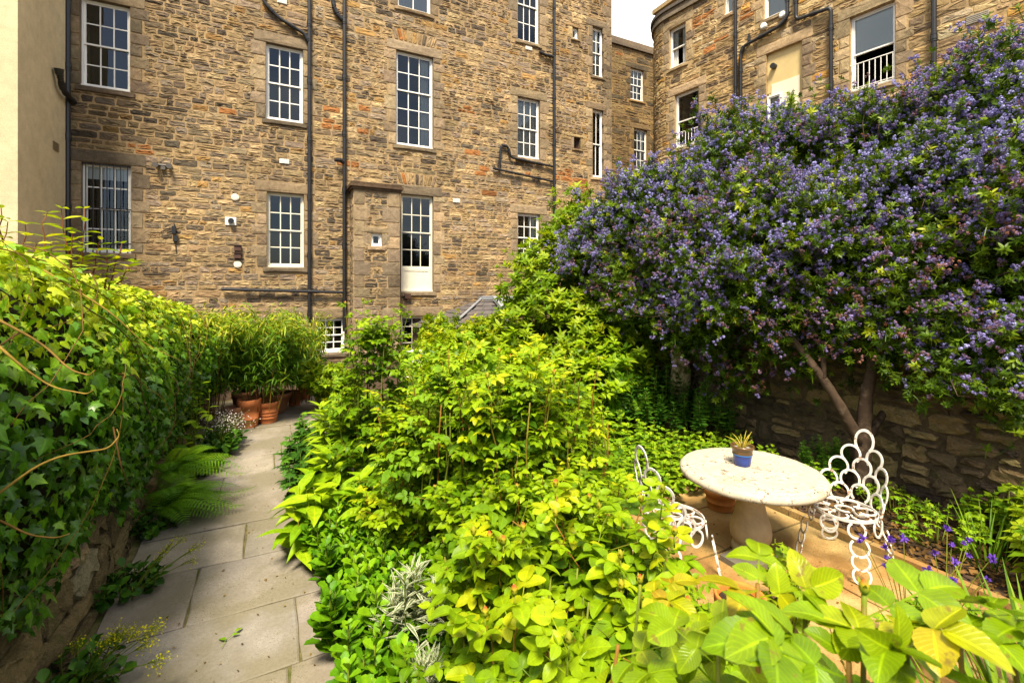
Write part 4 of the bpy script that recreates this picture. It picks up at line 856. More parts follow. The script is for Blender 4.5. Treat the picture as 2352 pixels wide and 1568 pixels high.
def rose(seed, h, rad, nleaf, ls, ntall=8, lv=RL, mat=None, buds=3, low=.15, ncane=10):
    rng = np.random.default_rng(seed); lf, st = MB(), MB(); tips = []
    for k in range(ncane):
        th, rr = rng.uniform(0, 6.28), rad * math.sqrt(rng.uniform(.05, .8)); top = np.array([rr * math.cos(th), rr * math.sin(th), h * rng.uniform(.75, .98)]); b0 = np.array([rng.normal(0, .06), rng.normal(0, .06), -.02])
        tt = np.linspace(0, 1, 7)[:, None]; P = b0 + (top - b0) * tt + np.array([math.cos(th), math.sin(th), 0]) * (rad * .25 * np.sin(tt * np.pi)) + rng.normal(0, .012, (7, 3)) * (tt > 0)
        st.tube(P, np.linspace(.011, .004, 7), 6, rnd=rng.uniform(.0, 1.)); tips.append((P[-1], P[-1] - P[-2]))
    ns = nleaf // 6
    for k in range(ns):                                    # side shoots, each with its own leaves, so gaps stay between them
        th = rng.uniform(0, 6.28); zz = low + (1 - low) * rng.random() ** .62; env = rad * (1.02 - .75 * max(0, (zz - .55) / .45) ** 2) * (.65 + .35 * min(1, zz / .4)); rr = env * math.sqrt(rng.uniform(.08, 1)); rd = np.array([math.cos(th), math.sin(th), 0])
        p0 = rd * rr; p0[2] = zz * h; sd_ = unit(rd * rng.uniform(.1, 1.) + rng.normal(0, .35, 3) + [0, 0, rng.uniform(.15, .9)]); ln = ls * rng.uniform(1.0, 1.9); m = 6; tt = np.linspace(0, 1, m)[:, None]; Q = p0 - sd_ * ln * .5 + sd_ * ln * tt + rng.normal(0, .004, (m, 3)); st.tube(Q, np.linspace(.0035, .0018, m), 4, rnd=rng.uniform(.2, 1.)); tone = rng.normal(.40, .17) + .16 * (zz - .5); a0 = rng.uniform(0, 6.28)
        aa = a0 + np.arange(m) * 2.4; D = unit(np.stack([np.cos(aa), np.sin(aa), rng.normal(.12, .25, m)], 1) + rd * .35); Nn = unit(rng.normal(0, .26, (m, 3)) + rd * .15 + [0, 0, 1.]); place_mix(lf, lv, Q, D, Nn, ls * rng.uniform(.7, 1.15, m) * np.linspace(1.1, .75, m), np.clip(tone + rng.normal(0, .09, m) + np.linspace(-.05, .16, m), 0, 1), rng)
    bp_ = []
    for k in range(ntall):
        th = rng.uniform(0, 6.28); rr = rad * math.sqrt(rng.uniform(.0, .7)); b0 = np.array([rr * math.cos(th) * .8, rr * math.sin(th) * .8, h * .75]); top = np.array([rr * math.cos(th) * 1.15, rr * math.sin(th) * 1.15, h * rng.uniform(1.02, 1.16)]); m = 7
        tt = np.linspace(0, 1, m)[:, None]; Q = b0 + (top - b0) * tt + rng.normal(0, .008, (m, 3)); st.tube(Q, np.linspace(.006, .0025, m), 5, rnd=rng.uniform(.3, 1.))
        for j in range(1, m):
            for _ in range(2 if j > 4 else 1):
                a = rng.uniform(0, 6.28); d = np.array([math.cos(a), math.sin(a), .25 + .3 * (j > 4)]); place(lf, lv[rng.integers(len(lv))], Q[j], d, np.array([math.cos(a) * .2, math.sin(a) * .2, 1]) + rng.normal(0, .2, 3), ls * rng.uniform(.55, .95), min(1, rng.uniform(.5, 1.0)))
        bp_.append(Q[-1] + [0, 0, .03])
    return lf, st, bp_[:buds]
def rose_thing(seed, label, loc, h, rad, nleaf, ls, group='rose bushes in the middle bed', **k):
    o = thing('rose_bush', label, 'rose bush', loc, 0, group); mat = k.pop('mat', None) or L_rose; lf, st, bp_ = rose(seed, h, rad, nleaf, ls, **k); st.build('stems', M_stem, o, True); lf.build('leaves', mat, o, True); rng = np.random.default_rng(seed)
    for p in bp_: rosebud(o, p, rng)
    return o
r1 = rose_thing(1, 'leggy tall rose nearest the closet tower, beyond the lance leaved clump', (.98, 5.0, 0), 1.88, .42, 560, .17)
r2 = rose_thing(2, 'tallest rose bush in the middle of the bed, its bare shoots against the shrubs', (1.45, 2.8, 0), 1.66, .46, 560, .17, ntall=10)
rose_thing(3, 'rose bush just left of the tallest one, its top below the outhouse roof', (1.25, 3.45, 0), 1.62, .48, 560, .17, mat=L_heart)
rose_thing(4, 'rose bush right of the tallest one, thick with coppery young leaves', (1.95, 2.98, 0), 1.5, .45, 540, .165)
dup(r2, (1.02, 3.75, 0), 2.2, (.95, .95, .76), 'lower rose bush between the lance leaved clump and the tall roses')
dup(r1, (2.5, 3.75, 0), 1.1, (1., 1., .58), 'low rose bush behind the left chair')
dup(r2, (1.22, 2.7, 0), 4.2, (.85, .85, .6), 'low rose bush filling the gap behind the white edged spurge'); dup(r2, (1.3, 2.3, 0), 2.7, (.8, .8, .72), 'middling rose bush in front of the tallest one'); dup(r2, (1.75, 2.5, 0), .6, (.85, .85, .62), 'low rose bush just left of the left chair'); dup(r2, (1.6, 3.9, 0), 5.2, (1.1, 1.1, .82), 'wide rose bush behind the tallest one')
rose_thing(5, 'rose bush with red tipped buds right behind the sedum', (1.04, 2.05, 0), 1.1, .36, 400, .185, buds=6, ntall=6)
rose_thing(6, 'rose bush with orange buds beside the left chair', (1.56, 2.0, 0), 1.0, .38, 420, .18, buds=6, ntall=6)
rose_thing(7, 'yellow tinged broad leaved rose bush in the middle foreground', (1.32, 1.72, 0), 1.16, .36, 330, .21, buds=6, ntall=5, lv=RLN)
rose_thing(8, 'glossy rose bush at the bottom edge, right of the white edged spurge', (.90, 1.45, 0), 1.0, .28, 190, .23, buds=3, ntall=3, lv=RLN)
rose_thing(9, 'bushy rose at the bottom edge in front of the patio', (1.22, 1.28, 0), 1.02, .30, 210, .23, buds=4, ntall=3, lv=RLN)
rose_thing(10, 'rose bush at the patio corner left of the stone table', (2.05, 1.95, 0), .5, .26, 220, .14, buds=5, ntall=4)
# nearest rose, right under the lens: shoots one by one
nr = thing('rose_bush', 'nearest rose bush with big blurred lime leaves along the bottom right edge', 'rose bush', (.95, .55, 0), 0, 'rose bushes in the middle bed'); no = np.array([.95, .55, 0]); lf, st = MB(), MB(); rng = np.random.default_rng(77)
for (u, v, d) in ((1470, 1350, 1.0), (1560, 1420, .85), (1740, 1340, .68), (1850, 1420, .62), (1985, 1385, .62), (2080, 1440, .58), (2200, 1370, .70), (2320, 1440, .62), (2420, 1420, .66), (1420, 1480, .8), (1650, 1500, .7), (1950, 1520, .55), (2150, 1530, .55), (2300, 1560, .55)):
    top = at(u, v, d) - no; b0 = np.array([top[0] * .6 + rng.normal(0, .04), top[1] * .6 + rng.normal(0, .04), .0]); m = 10; tt = np.linspace(0, 1, m)[:, None]; Q = b0 + (top - b0) * tt ** .9 + np.array([top[0], top[1], 0]) * .25 * np.sin(tt * np.pi); Q[1:-1] += rng.normal(0, .008, (m - 2, 3))
    st.tube(Q, np.linspace(.008, .003, m), 7, rnd=rng.uniform(.3, 1))
    for j in range(4, m):
        for _ in range(1 + (j > 7)):
            a = rng.uniform(0, 6.28); d_ = np.array([math.cos(a), math.sin(a), .15 + .25 * (j > 8)]); place(lf, RLN[rng.integers(4)], Q[j] - [0, 0, .02], d_, np.array([-CF[0] * .2, -CF[1] * .2, 1]) + rng.normal(0, .38, 3), rng.uniform(.16, .24) * (1 if j < 9 else .7), rng.uniform(.1, .95) if j < 9 else rng.uniform(.5, 1.))
st.build('stems', M_stem, nr, True); lf.build('leaves', L_near, nr, True)
for u, v, d in ((1470, 1340, 1.0), (1985, 1365, .62)): rosebud(nr, at(u, v, d) - no, rng, s=.5)
# ------------------------------------------------------------------ herbaceous clumps
def stems_clump(seed, nst, h, rad, tpl, ls, per, style='spiral', up=.5, mat=None, start=.2, lean=.35, taper=.5, srad=.004, wid=1., droop=0., rlo=.2, rhi=.8):
    rng = np.random.default_rng(seed); lf, st = MB(), MB(); tops = []
    for k in range(nst):
        th = rng.uniform(0, 6.28); rr = rad * math.sqrt((k + .5) / nst); b0 = np.array([rr * .45 * math.cos(th), rr * .45 * math.sin(th), -.01]); hh = h * rng.uniform(.78, 1.05) * (1 - .25 * (rr / rad) ** 2); top = np.array([rr * math.cos(th), rr * math.sin(th), hh]); m = 6
        tt = np.linspace(0, 1, m)[:, None]; Q = b0 + (top - b0) * tt + np.array([math.cos(th), math.sin(th), 0]) * (rr * .2 * np.sin(tt * np.pi)); st.tube(Q, np.linspace(srad * 1.4, srad * .7, m), 5, rnd=rng.uniform(0, .6)); tops.append(Q[-1]); a0 = rng.uniform(0, 6.28); base = rng.uniform(rlo, rhi)
        for j in range(per):
            f = start + (1 - start) * (j + .5) / per; i = f * (m - 1); i0 = min(int(i), m - 2); p = Q[i0] + (Q[i0 + 1] - Q[i0]) * (i - i0); ax = unit(Q[i0 + 1] - Q[i0])
            if style == 'spiral': angs = [a0 + j * 2.4]
            elif style == 'opposite': angs = [a0 + j * 1.57, a0 + j * 1.57 + 3.14]
            else: angs = [a0 + j * .5 + q * 6.283 / 6 for q in range(6)]
            sz = ls * (1 - taper * max(0, (f - .55) / .45)) * (.7 + .6 * f if f < .5 else 1)
            for a in angs:
                u_ = up + (f > .85) * .5 - droop * (f < .5); d = np.array([math.cos(a), math.sin(a), 0]) + ax * u_ + rng.normal(0, .14, 3); nn = ax * 1. - np.array([math.cos(a), math.sin(a), 0]) * u_ * .8 + rng.normal(0, .15, 3)
                place(lf, tpl[rng.integers(len(tpl))], p, d, nn, sz * rng.uniform(.82, 1.15), np.clip(base + rng.normal(0, .13) + .1 * (f > .8), 0, 1), wid)
    return lf, st, tops
def clump(name, label, cat, loc, mat, group=None, smat=None, **k):
    o = thing(name, label, cat, loc, 0, group); lf, st, tops = stems_clump(**k); st.build('stems', smat or M_stem, o, True); lf.build('leaves', mat, o, True); return o, tops
SED = [grid(8, 1, obov(.29), .3, -.15, 0, .09), grid(8, 1, obov(.33), .35, .08, 0, .1), grid(8, 1, obov(.27), .4, -.05, 0, .07)]
sl_ = 'pale green fleshy sedum in the mass edging the right of the path'; sg = 'sedum clumps edging the path'
s1, _ = clump('sedum', sl_, 'sedum', (.58, 2.25, 0), L_sedum, sg, seed=31, nst=16, h=.52, rad=.27, tpl=SED, ls=.135, per=17, up=.62, start=.2, srad=.006, taper=.55, rlo=.3)
s2, _ = clump('sedum', sl_, 'sedum', (.52, 2.62, 0), L_sedum, sg, seed=32, nst=15, h=.5, rad=.26, tpl=SED, ls=.13, per=17, up=.55, start=.2, srad=.006, taper=.55, rlo=.3)
rng = np.random.default_rng(33)
for i, (x, y) in enumerate(((.52, 2.98), (.54, 3.32), (.54, 3.64), (.56, 3.95), (.80, 2.35), (.80, 2.75), (.82, 3.1), (.84, 3.42), (.82, 3.75), (.62, 1.9), (.8, 2.05), (.5, 4.2), (.60, 1.6), (1.1, 3.05), (.72, 1.75), (.66, 3.15))): dup((s1, s2)[i % 2], (x + rng.normal(0, .02), y, 0), rng.uniform(0, 6.28), rng.uniform(.88, 1.08), sl_, sg)
BIG = [grid(9, 2, lance(.19), .25, c, .012, 0, p) for c, p in ((.35, 0), (.5, 1), (.2, 2))]
pl = 'broad leaved persicaria with long ribbed lime leaves leaning over the path'; pg = 'broad leaved plants beside the path'
p1, _ = clump('broad_leaved_plant', 'broad leaved plant with long ribbed lime leaves reaching furthest over the path', 'perennial', (.42, 4.55, 0), L_big, pg, seed=41, nst=13, h=.62, rad=.32, tpl=BIG, ls=.33, per=6, up=.25, start=.3, taper=.25, droop=.2)
dup(p1, (.72, 4.35, 0), 1.9, 1.0, 'broad leaved plant with ribbed lime leaves just behind the sedum', pg); dup(p1, (.62, 4.95, 0), 3.9, 1.08, 'broad leaved plant with ribbed lime leaves in front of the lance leaved clump', pg); dup(p1, (.98, 4.1, 0), 5., .95, 'broad leaved plant with ribbed lime leaves tucked under the lower rose', pg)
PALM = [palm_leaf(5, .2, 1.2), palm_leaf(3, .24, .8)]; PALM5 = [palm_leaf(7, .17, 1.9), palm_leaf(5, .2, 1.7)]
a1, _ = clump('anemone', 'dark divided leaves of a Japanese anemone clump beside the far path', 'perennial', (.40, 6.15, 0), L_dark, 'anemone clumps by the path', seed=51, nst=16, h=.62, rad=.36, tpl=PALM, ls=.15, per=6, up=.3, start=.3)
dup(a1, (.55, 6.8, 0), 2., 1.1, 'dark anemone clump nearest the small terracotta pots', 'anemone clumps by the path'); dup(a1, (.42, 5.55, 0), 4., .9, 'dark anemone clump closest to the broad lime leaves', 'anemone clumps by the path')
LAN = [grid(6, 1, lance(.13), .2, c, 0, 0) for c in (.15, .35)]
h1, _ = clump('lance_leaved_plant', 'tall clump with whorls of drooping lance shaped leaves behind the anemones', 'perennial', (.86, 5.75, 0), L_heart, None, seed=61, nst=20, h=1.12, rad=.42, tpl=LAN, ls=.24, per=6, style='whorl', up=.1, start=.45, droop=.2, taper=.3)
dup(h1, (1.3, 5.9, 0), 1.3, (1, 1, .95), 'second clump of drooping lance shaped leaves, behind the leggy rose')
HRT = [grid(5, 1, heart(.42), .15, c, 0, 0) for c in (.15, .35)]
hl = 'heart leaved perennial in the spread behind the stone table'; hg = 'heart leaved perennials behind the table'
k1, _ = clump('heart_leaved_plant', hl, 'perennial', (3.2, 4.0, 0), L_heart, hg, seed=71, nst=24, h=.52, rad=.36, tpl=HRT, ls=.105, per=4, style='opposite', up=.25, start=.3)
k2, _ = clump('heart_leaved_plant', hl, 'perennial', (3.75, 3.95, 0), L_heart, hg, seed=72, nst=24, h=.46, rad=.36, tpl=HRT, ls=.10, per=4, style='opposite', up=.25, start=.3)
for i, (x, y, s) in enumerate(((2.7, 4.2, 1), (4.25, 3.95, .9), (3.0, 4.55, 1.1), (3.55, 4.5, 1.1), (4.1, 4.45, 1), (4.65, 4.3, .95), (3.3, 5.1, 1.2), (3.9, 5.0, 1.15), (4.5, 4.9, 1.05), (5.1, 4.6, .9), (5.05, 4.05, .8), (5.5, 3.9, .75), (5.1, 3.4, .65), (5.6, 3.2, .65), (2.7, 5.0, 1.2), (5.7, 4.5, .8), (4.3, 5.5, 1.2), (3.6, 5.7, 1.3), (2.45, 4.6, 1.1))): dup((k1, k2)[i % 2], (x, y, 0), rng.uniform(0, 6.28), s, hl, hg)
DRK = [grid(4, 1, lance(.15), .2, .15)]
d1, _ = clump('spurge', 'dark green spurge leaning on the garden wall, left of the tree trunk', 'shrub', (5.55, 4.85, 0), L_dark, 'dark spurges under the wall', seed=81, nst=26, h=1.0, rad=.5, tpl=DRK, ls=.12, per=9, style='whorl', up=.35, start=.4)
dup(d1, (5.2, 5.5, 0), 2.2, 1.1, 'dark green spurge left of the one against the wall', 'dark spurges under the wall'); dup(d1, (5.7, 5.9, 0), 4.1, 1.15, 'dark green spurge nearest the leaning stump', 'dark spurges under the wall')
g1, _ = clump('geranium', 'round lobed hardy geranium on the mulch behind the right chair', 'geranium', (5.35, 2.05, 0), L_heart, 'plants on the mulch bed', seed=91, nst=30, h=.34, rad=.38, tpl=PALM5, ls=.075, per=3, up=.3, start=.55)
dup(g1, (5.7, 2.55, 0), 2., .8, 'smaller hardy geranium against the wall foot', 'plants on the mulch bed'); dup(k2, (5.95, 1.75, 0), 1.2, 1.0, 'heart leaved plant at the wall foot behind the grassy tuft', 'plants on the mulch bed'); dup(d1, (5.9, 3.3, 0), .7, .55, 'small dark spurge between the tree trunk and the wall', 'plants on the mulch bed'); dup(k1, (5.9, .95, 0), 3.2, 1.2, 'tall heart leaved plant at the right edge against the wall', 'plants on the mulch bed')
c1, _ = clump('bears_breeches', 'bright cut leaved plant at the right edge above the mulch', 'perennial', (5.2, 1.15, 0), L_lime, 'plants on the mulch bed', seed=92, nst=14, h=.72, rad=.38, tpl=PALM5, ls=.17, per=6, up=.35, start=.25)
dup(c1, (5.65, 1.4, 0), 1.7, 1.0, 'cut leaved plant in the corner below the wall', 'plants on the mulch bed')
clump('golden_plant', 'golden jagged leaved plant growing at the foot of the stone table', 'perennial', (3.05, 1.98, 0), L_lime, None, seed=93, nst=10, h=.62, rad=.2, tpl=PALM, ls=.12, per=6, up=.5, start=.25)
VAR = [grid(5, 1, lance(.075), .2, c) for c in (.0, .3)]
v1, _ = clump('variegated_spurge', 'white edged spurge rosette between the sedum and the roses', 'spurge', (.74, 2.62, 0), L_var, None, seed=94, nst=12, h=.72, rad=.19, tpl=VAR, ls=.16, per=40, up=.45, start=.3, taper=.35, srad=.005)
dup(v1, (.70, 2.2, 0), 2., (.55, .55, .8), 'smaller white edged spurge sprig below the rosette')
SPO = [grid(5, 1, obov(.36), .2, c, 0, .06) for c in (.2, -.1)]
x1, tops = clump('saxifrage', 'low rosettes of round leaves at the wall foot, nearest with yellow flower sprays', 'saxifrage', on_z(275, 1368, 0), L_dark, 'round leaved clumps along the wall foot', seed=95, nst=26, h=.17, rad=.27, tpl=SPO, ls=.085, per=7, up=.5, start=.1, taper=.2)
dup(x1, on_z(338, 1222, 0), 2., .95, 'low round leaved clump below the fern, without flowers', 'round leaved clumps along the wall foot'); dup(x1, on_z(500, 1035, 0), 1., 1.5, 'round leaved clump under a haze of tiny white flowers', 'round leaved clumps along the wall foot'); dup(x1, on_z(160, 1590, 0), 3., 1., 'round leaved clump at the bottom left corner', 'round leaved clumps along the wall foot')
dup(x1, on_z(460, 1085, 0), 4., 1.1, 'round leaved clump between the fern and the white flowers', 'round leaved clumps along the wall foot')
def flower_sprays(name, label, cat, loc, n, h, spread, mat, lean, seed, fl=40, fs=.012, head=.05):
    rng = np.random.default_rng(seed); o = thing(name, label, cat, loc); st = MB(); pet = grid(2, 1, lance(.4), .1, .1)
    for k in range(n):
        f = MB()
        a = rng.uniform(0, 6.28); top = np.array([lean[0] + spread * rng.normal(), lean[1] + spread * rng.normal(), h * rng.uniform(.7, 1.1)]); tt = np.linspace(0, 1, 6)[:, None]; Q = np.array([0, 0, 0]) + top * np.concatenate([tt ** 1.3, tt ** 1.3, tt ** .8], 1); st.tube(Q, .0025, 5, rnd=.3)
        P = top + rng.normal(0, 1, (fl, 3)) * [head, head, head * .8] - [0, 0, head * .3]; D = unit(rng.normal(0, 1, (fl, 3))); place(f, pet, P, D, unit(rng.normal(0, 1, (fl, 3)) + [0, 0, .6]), fs * rng.uniform(.7, 1.4, fl), rng.uniform(0, 1, fl))
        for i in range(0, fl, 5): st.tube([Q[4] + (top - Q[4]) * rng.uniform(0, 1), P[i]], .001, 4, rnd=.3)
        f.build('flower_head', mat, o)
    st.build('stems', M_stem, o); return o
flower_sprays('ladys_mantle', 'yellow green flower sprays arching over the path from the wall foot', 'flowers', on_z(300, 1380, 0), 8, .30, .09, M_yel, (.28, .12), 5, 50, .009, .022)
flower_sprays('ladys_mantle', 'brightest yellow flower sprays in the bottom left corner', 'flowers', on_z(180, 1600, 0), 10, .28, .12, M_yel, (.2, .05), 6, 80, .011, .026)
flower_sprays('white_flower_haze', 'haze of tiny whitish flowers on thin stems in front of the pots', 'flowers', on_z(505, 1030, 0), 26, .42, .16, M_wfl, (.14, .05), 7, 22, .016, .07)
# fern
def fern(label, loc, nfr, ln, seed, bias):
    rng = np.random.default_rng(seed); o = thing('fern', label, 'fern', loc); lf = MB(); pin = grid(4, 1, lance(.055), .1, .15, 0, .35)
    for k in range(nfr):
        a = bias + rng.normal(0, .75); el = rng.uniform(.5, 1.25); L_ = ln * rng.uniform(.7, 1.1); m = 27; t_ = np.linspace(0, 1, m); hd = np.array([math.cos(a), math.sin(a), 0]); Q = hd * (L_ * t_ * math.cos(el) * (1 + .25 * t_))[:, None] + np.array([0, 0, 1]) * (L_ * (t_ * math.sin(el) - .62 * t_ ** 2.3))[:, None]; Q[:, 2] = np.maximum(Q[:, 2], .03)
        lf.tube(Q, np.linspace(.005, .001, m), 4, rnd=.3); side = np.array([-hd[1], hd[0], 0]); T_ = unit(np.gradient(Q, axis=0)); nn = np.cross(side, T_) * -1; nn *= np.sign(nn[:, 2:3] + 1e-6)
        sz = L_ * .24 * np.sin(np.pi * np.clip(t_ * .93 + .07, 0, 1)) ** .7 * (1 - .35 * t_) + .005; base = rng.uniform(.2, .9)
        for sg_ in (1, -1): place(lf, pin, Q[2:], side * sg_ * 1. + T_[2:] * .45, nn[2:], sz[2:], base + rng.normal(0, .08, m - 2))
    lf.build('fronds', L_fern, o, True); return o
fern('feathery fern arching over the path from the foot of the ivy', (-.98, 5.75, .05), 18, .85, 3, -.15); fern('second fern, fuller and higher against the ivy', (-1.0, 6.3, .2), 16, .8, 4, -.3)
# blades and columbine
def blades(name, label, loc, n, h, rad, seed, w=.022, lean=.35):
    rng = np.random.default_rng(seed); o = thing(name, label, 'plant', loc); lf = MB(); t9 = 8
    for k in range(n):
        a = rng.uniform(0, 6.28); rr = rad * math.sqrt(rng.random()); p = np.array([rr * math.cos(a), rr * math.sin(a), 0]); bl = grid(t9, 1, lambda t_: w * (1 - t_ ** 2.5) + .001, .5, rng.uniform(.05, lean)); place(lf, bl, p, np.array([math.cos(a) * .3, math.sin(a) * .3, 1]) + rng.normal(0, .12, 3), np.array([-math.cos(a), -math.sin(a), .2]) * -1 * -1, h * rng.uniform(.7, 1.1), rng.uniform(0, 1))
    lf.build('leaves', L_blade, o, True); return o
blades('iris', 'sword shaped green blades at the lower right edge beside the kerb', (3.62, .92, 0), 60, .62, .32, 11, .024); blades('iris', 'sword shaped blades in the bottom right corner', (2.9, .72, 0), 44, .75, .28, 12, .022); blades('iris', 'thin dark blades between the rose stems and the patio edge', (1.78, 1.5, 0), 60, .6, .25, 13, .014); blades('iris', 'thin grassy tuft behind the right chair', (5.3, 1.7, 0), 30, .5, .15, 14, .014)
def columbine(label, loc, n, h, spread, lean, seed):
    rng = np.random.default_rng(seed); o = thing('columbine', label, 'flowers', loc, 0, 'purple columbines'); st = MB(); pet = grid(3, 1, lance(.26), .2, .2)
    for k in range(n):
        top = np.array([lean[0] + rng.normal() * spread, lean[1] + rng.normal() * spread, h * rng.uniform(.72, 1.08)]); tt = np.linspace(0, 1, 7)[:, None]; Q = top * np.concatenate([tt ** 1.4, tt ** 1.4, tt ** .9], 1); st.tube(Q, .0024, 5, rnd=.6); f = MB(); c = top; m = 26; D = unit(rng.normal(0, 1, (m, 3)) + [0, 0, -.25]); place(f, pet, np.repeat(c[None], m, 0), D, unit(rng.normal(0, 1, (m, 3))), .026 * rng.uniform(.8, 1.25, m) * (1 if k % 3 else .7), rng.uniform(0, 1, m)); f.build('flower', M_pur, o)
    lf = MB(); m = 30; a = rng.uniform(0, 6.28, m); P = np.stack([.12 * np.cos(a), .12 * np.sin(a), rng.uniform(.1, .3, m)], 1); place_mix(lf, PALM5, P, np.stack([np.cos(a), np.sin(a), .2 + 0 * a], 1), np.tile([0, 0, 1.], (m, 1)), .06, rng.uniform(0, 1, m), rng); st.build('stems', M_stem, o); lf.build('leaves', L_heart, o, True); return o
columbine('purple columbine flowering beside the front leg of the right chair', (3.52, 1.5, 0), 12, .66, .1, (.08, .06), 3); columbine('purple columbine against the kerb, right of the chair', (3.9, 1.45, 0), 9, .6, .12, (.1, .0), 4); columbine('mauve columbine among the roses left of the table', (2.9, 3.9, 0), 9, .7, .16, (-.1, 0), 5)
# plant in the glazed pot
b = MB(); o = thing('potted_bulb', 'spiky yellowing bulb leaves growing in the glazed pot', 'potted plant', (bp[0], bp[1], tz + .15)); rng = np.random.default_rng(6)
for k in range(16):
    a = rng.uniform(0, 6.28); rr = rng.uniform(0, .04); L_ = rng.uniform(.07, .16); hd = np.array([math.cos(a), math.sin(a), 0]); tt = np.linspace(0, 1, 6)[:, None]; Q = hd * rr + hd * (tt ** 1.5 * L_ * rng.uniform(.2, .8)) + np.array([0, 0, 1]) * (L_ * (tt - rng.uniform(.1, .5) * tt ** 2)); b.tube(Q, np.linspace(.006, .002, 6), 5, rnd=rng.uniform(.3, 1.1))
b.build('leaves', mat_leaf('straw_leaf', ST((.2, .25, .03), (.35, .33, .04), (.42, .33, .1)), .5, .2, 0), o, True)
# ------------------------------------------------------------------ ivy hedge
rng = np.random.default_rng(101)
IV = thing('ivy_hedge', 'thick mass of ivy spilling over the low wall along the left of the path', 'hedge', (-1.5, 5, 0)); oi = np.array([-1.5, 5, 0])
def hedge_top(y): return 2.50 + .16 * np.clip((5.5 - y) / 2.5, 0, 1) - .05 * np.clip(y - 3.5, 0, 9) - .045 * np.clip(y - 7, 0, 6) + .05 * np.sin(y * 2.1) + .04 * np.sin(y * 4.7 + 1) - .25 * np.clip(2.2 - y, 0, 2)
def hedge_pt(y, s):
    """s: 0 at the lower front edge, ~.62 front top shoulder, 1 at the back of the top"""
    top = hedge_top(y); lo = .86 - .13 * np.clip(y - 2.2, 0, 4) + .10 * np.sin(y * 3.3) + .07 * np.sin(y * 7.1); bul = .11 * np.sin(y * 1.7 + .5) + .07 * np.sin(y * 4.1)
    a = np.clip(s / .62, 0, 1); c = np.clip((s - .62) / .38, 0, 1)
    x = -1.16 + (.30 + bul) * np.sin(a * 2.3) ** 1 - .28 * a ** 3 - 1.35 * c; z = lo + (top - .22 - lo) * a + .24 * np.sin(c * np.pi * .55); return np.stack([x, y, z], -1)
def hedge_n(y, s):
    e = 1e-3; t1 = hedge_pt(y + e, s) - hedge_pt(y - e, s); t2 = hedge_pt(y, s + e) - hedge_pt(y, s - e); n = unit(np.cross(t1, t2)); return n * np.where((n[:, 0] * .6 + n[:, 2]) < 0, -1, 1)[:, None]
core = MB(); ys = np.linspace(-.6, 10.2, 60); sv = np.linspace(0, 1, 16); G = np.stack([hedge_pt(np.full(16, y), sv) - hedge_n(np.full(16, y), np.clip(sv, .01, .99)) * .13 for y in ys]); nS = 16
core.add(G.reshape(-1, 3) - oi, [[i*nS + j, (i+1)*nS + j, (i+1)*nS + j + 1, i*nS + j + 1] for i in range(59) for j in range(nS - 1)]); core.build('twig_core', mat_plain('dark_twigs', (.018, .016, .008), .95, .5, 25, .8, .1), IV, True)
IVL = [ivy_leaf(), xf(ivy_leaf(), (.85, 1, 1)), xf(ivy_leaf(), (1.1, .85, 1))]
lf = MB(); n = 32000; y = -.4 + 10.4 * rng.uniform(0, 1, n) ** .9; s = rng.uniform(0, 1, n); P = hedge_pt(y, s); Nn = hedge_n(y, s); dep = rng.uniform(-.12, .07, n); P = P + Nn * dep[:, None]
down = np.array([.0, 0, -1.]); D = unit(down + Nn * .45 + rng.normal(0, .5, (n, 3)) + np.where(s[:, None] > .6, Nn * 0 + np.array([1., 0, .3]), 0)); Nl = unit(Nn + rng.normal(0, .5, (n, 3)) + [0.1, 0, .3])
yel = np.clip((s - .30) * 2.6, 0, .85); rnd = np.clip(rng.normal(.30, .16, n) + yel * rng.uniform(.5, 1.25, n), 0, 1); IVL = IVL + [xf(grid(4, 1, ovate(.33), .25, .2), .8)]; place_mix(lf, IVL, P - oi, D, Nl, rng.uniform(.04, .078, n) * np.where(rng.random(n) < .14, 1.5, 1), rnd, rng)  # yellower up the hedge: young leaves, plus sunlight put into the leaf colour
lf.build('leaves', L_ivy, IV, True)
vn = MB()
for k in range(60):
    y0 = rng.uniform(.9, 9); s0 = rng.uniform(.35, .95); m = 14; yy = y0 + np.linspace(0, rng.uniform(.5, 1.6), m) * rng.choice([-1, 1]) + rng.normal(0, .012, m); sv_ = np.clip(s0 - np.linspace(0, rng.uniform(.1, .5), m), .02, .98); Q = hedge_pt(yy, sv_) + hedge_n(yy, sv_) * (.05 + .05 * np.sin(np.linspace(0, 3, m)))[:, None]
    vn.tube(Q - oi, np.linspace(.0035, .0012, m) * rng.uniform(.6, 1.4), 5, rnd=rng.uniform(.1, 1))
vn.build('vines', M_vine, IV, True)
# young trailing shoots with hooked yellow tips
for (pts, r0) in (([(-30, 720, 1.9), (100, 790, 2.0), (160, 850, 2.0), (205, 862, 1.95), (218, 850, 1.95)], .008), ([(-20, 780, 1.8), (60, 850, 1.85), (120, 890, 1.9), (200, 905, 1.9), (215, 895, 1.9)], .007), ([(0, 1195, 1.85), (70, 1230, 1.85), (130, 1235, 1.85), (160, 1225, 1.85)], .006), ([(-20, 1145, 1.9), (110, 1050, 2.1), (250, 1030, 2.3), (275, 1000, 2.35), (268, 985, 2.35)], .008), ([(100, 620, 2.6), (260, 720, 2.7), (330, 790, 2.8), (420, 830, 2.9)], .007), ([(260, 980, 2.6), (280, 1080, 2.6), (300, 1120, 2.7)], .006)):
    b = MB(); Q = bend([at(*p) - oi for p in pts], .2, 6); b.tube(Q, np.linspace(r0 * .7, r0 * .25, len(Q)), 6, rnd=rng.uniform(.4, 1)); b.build('trailing_shoot', M_vine, IV, True)
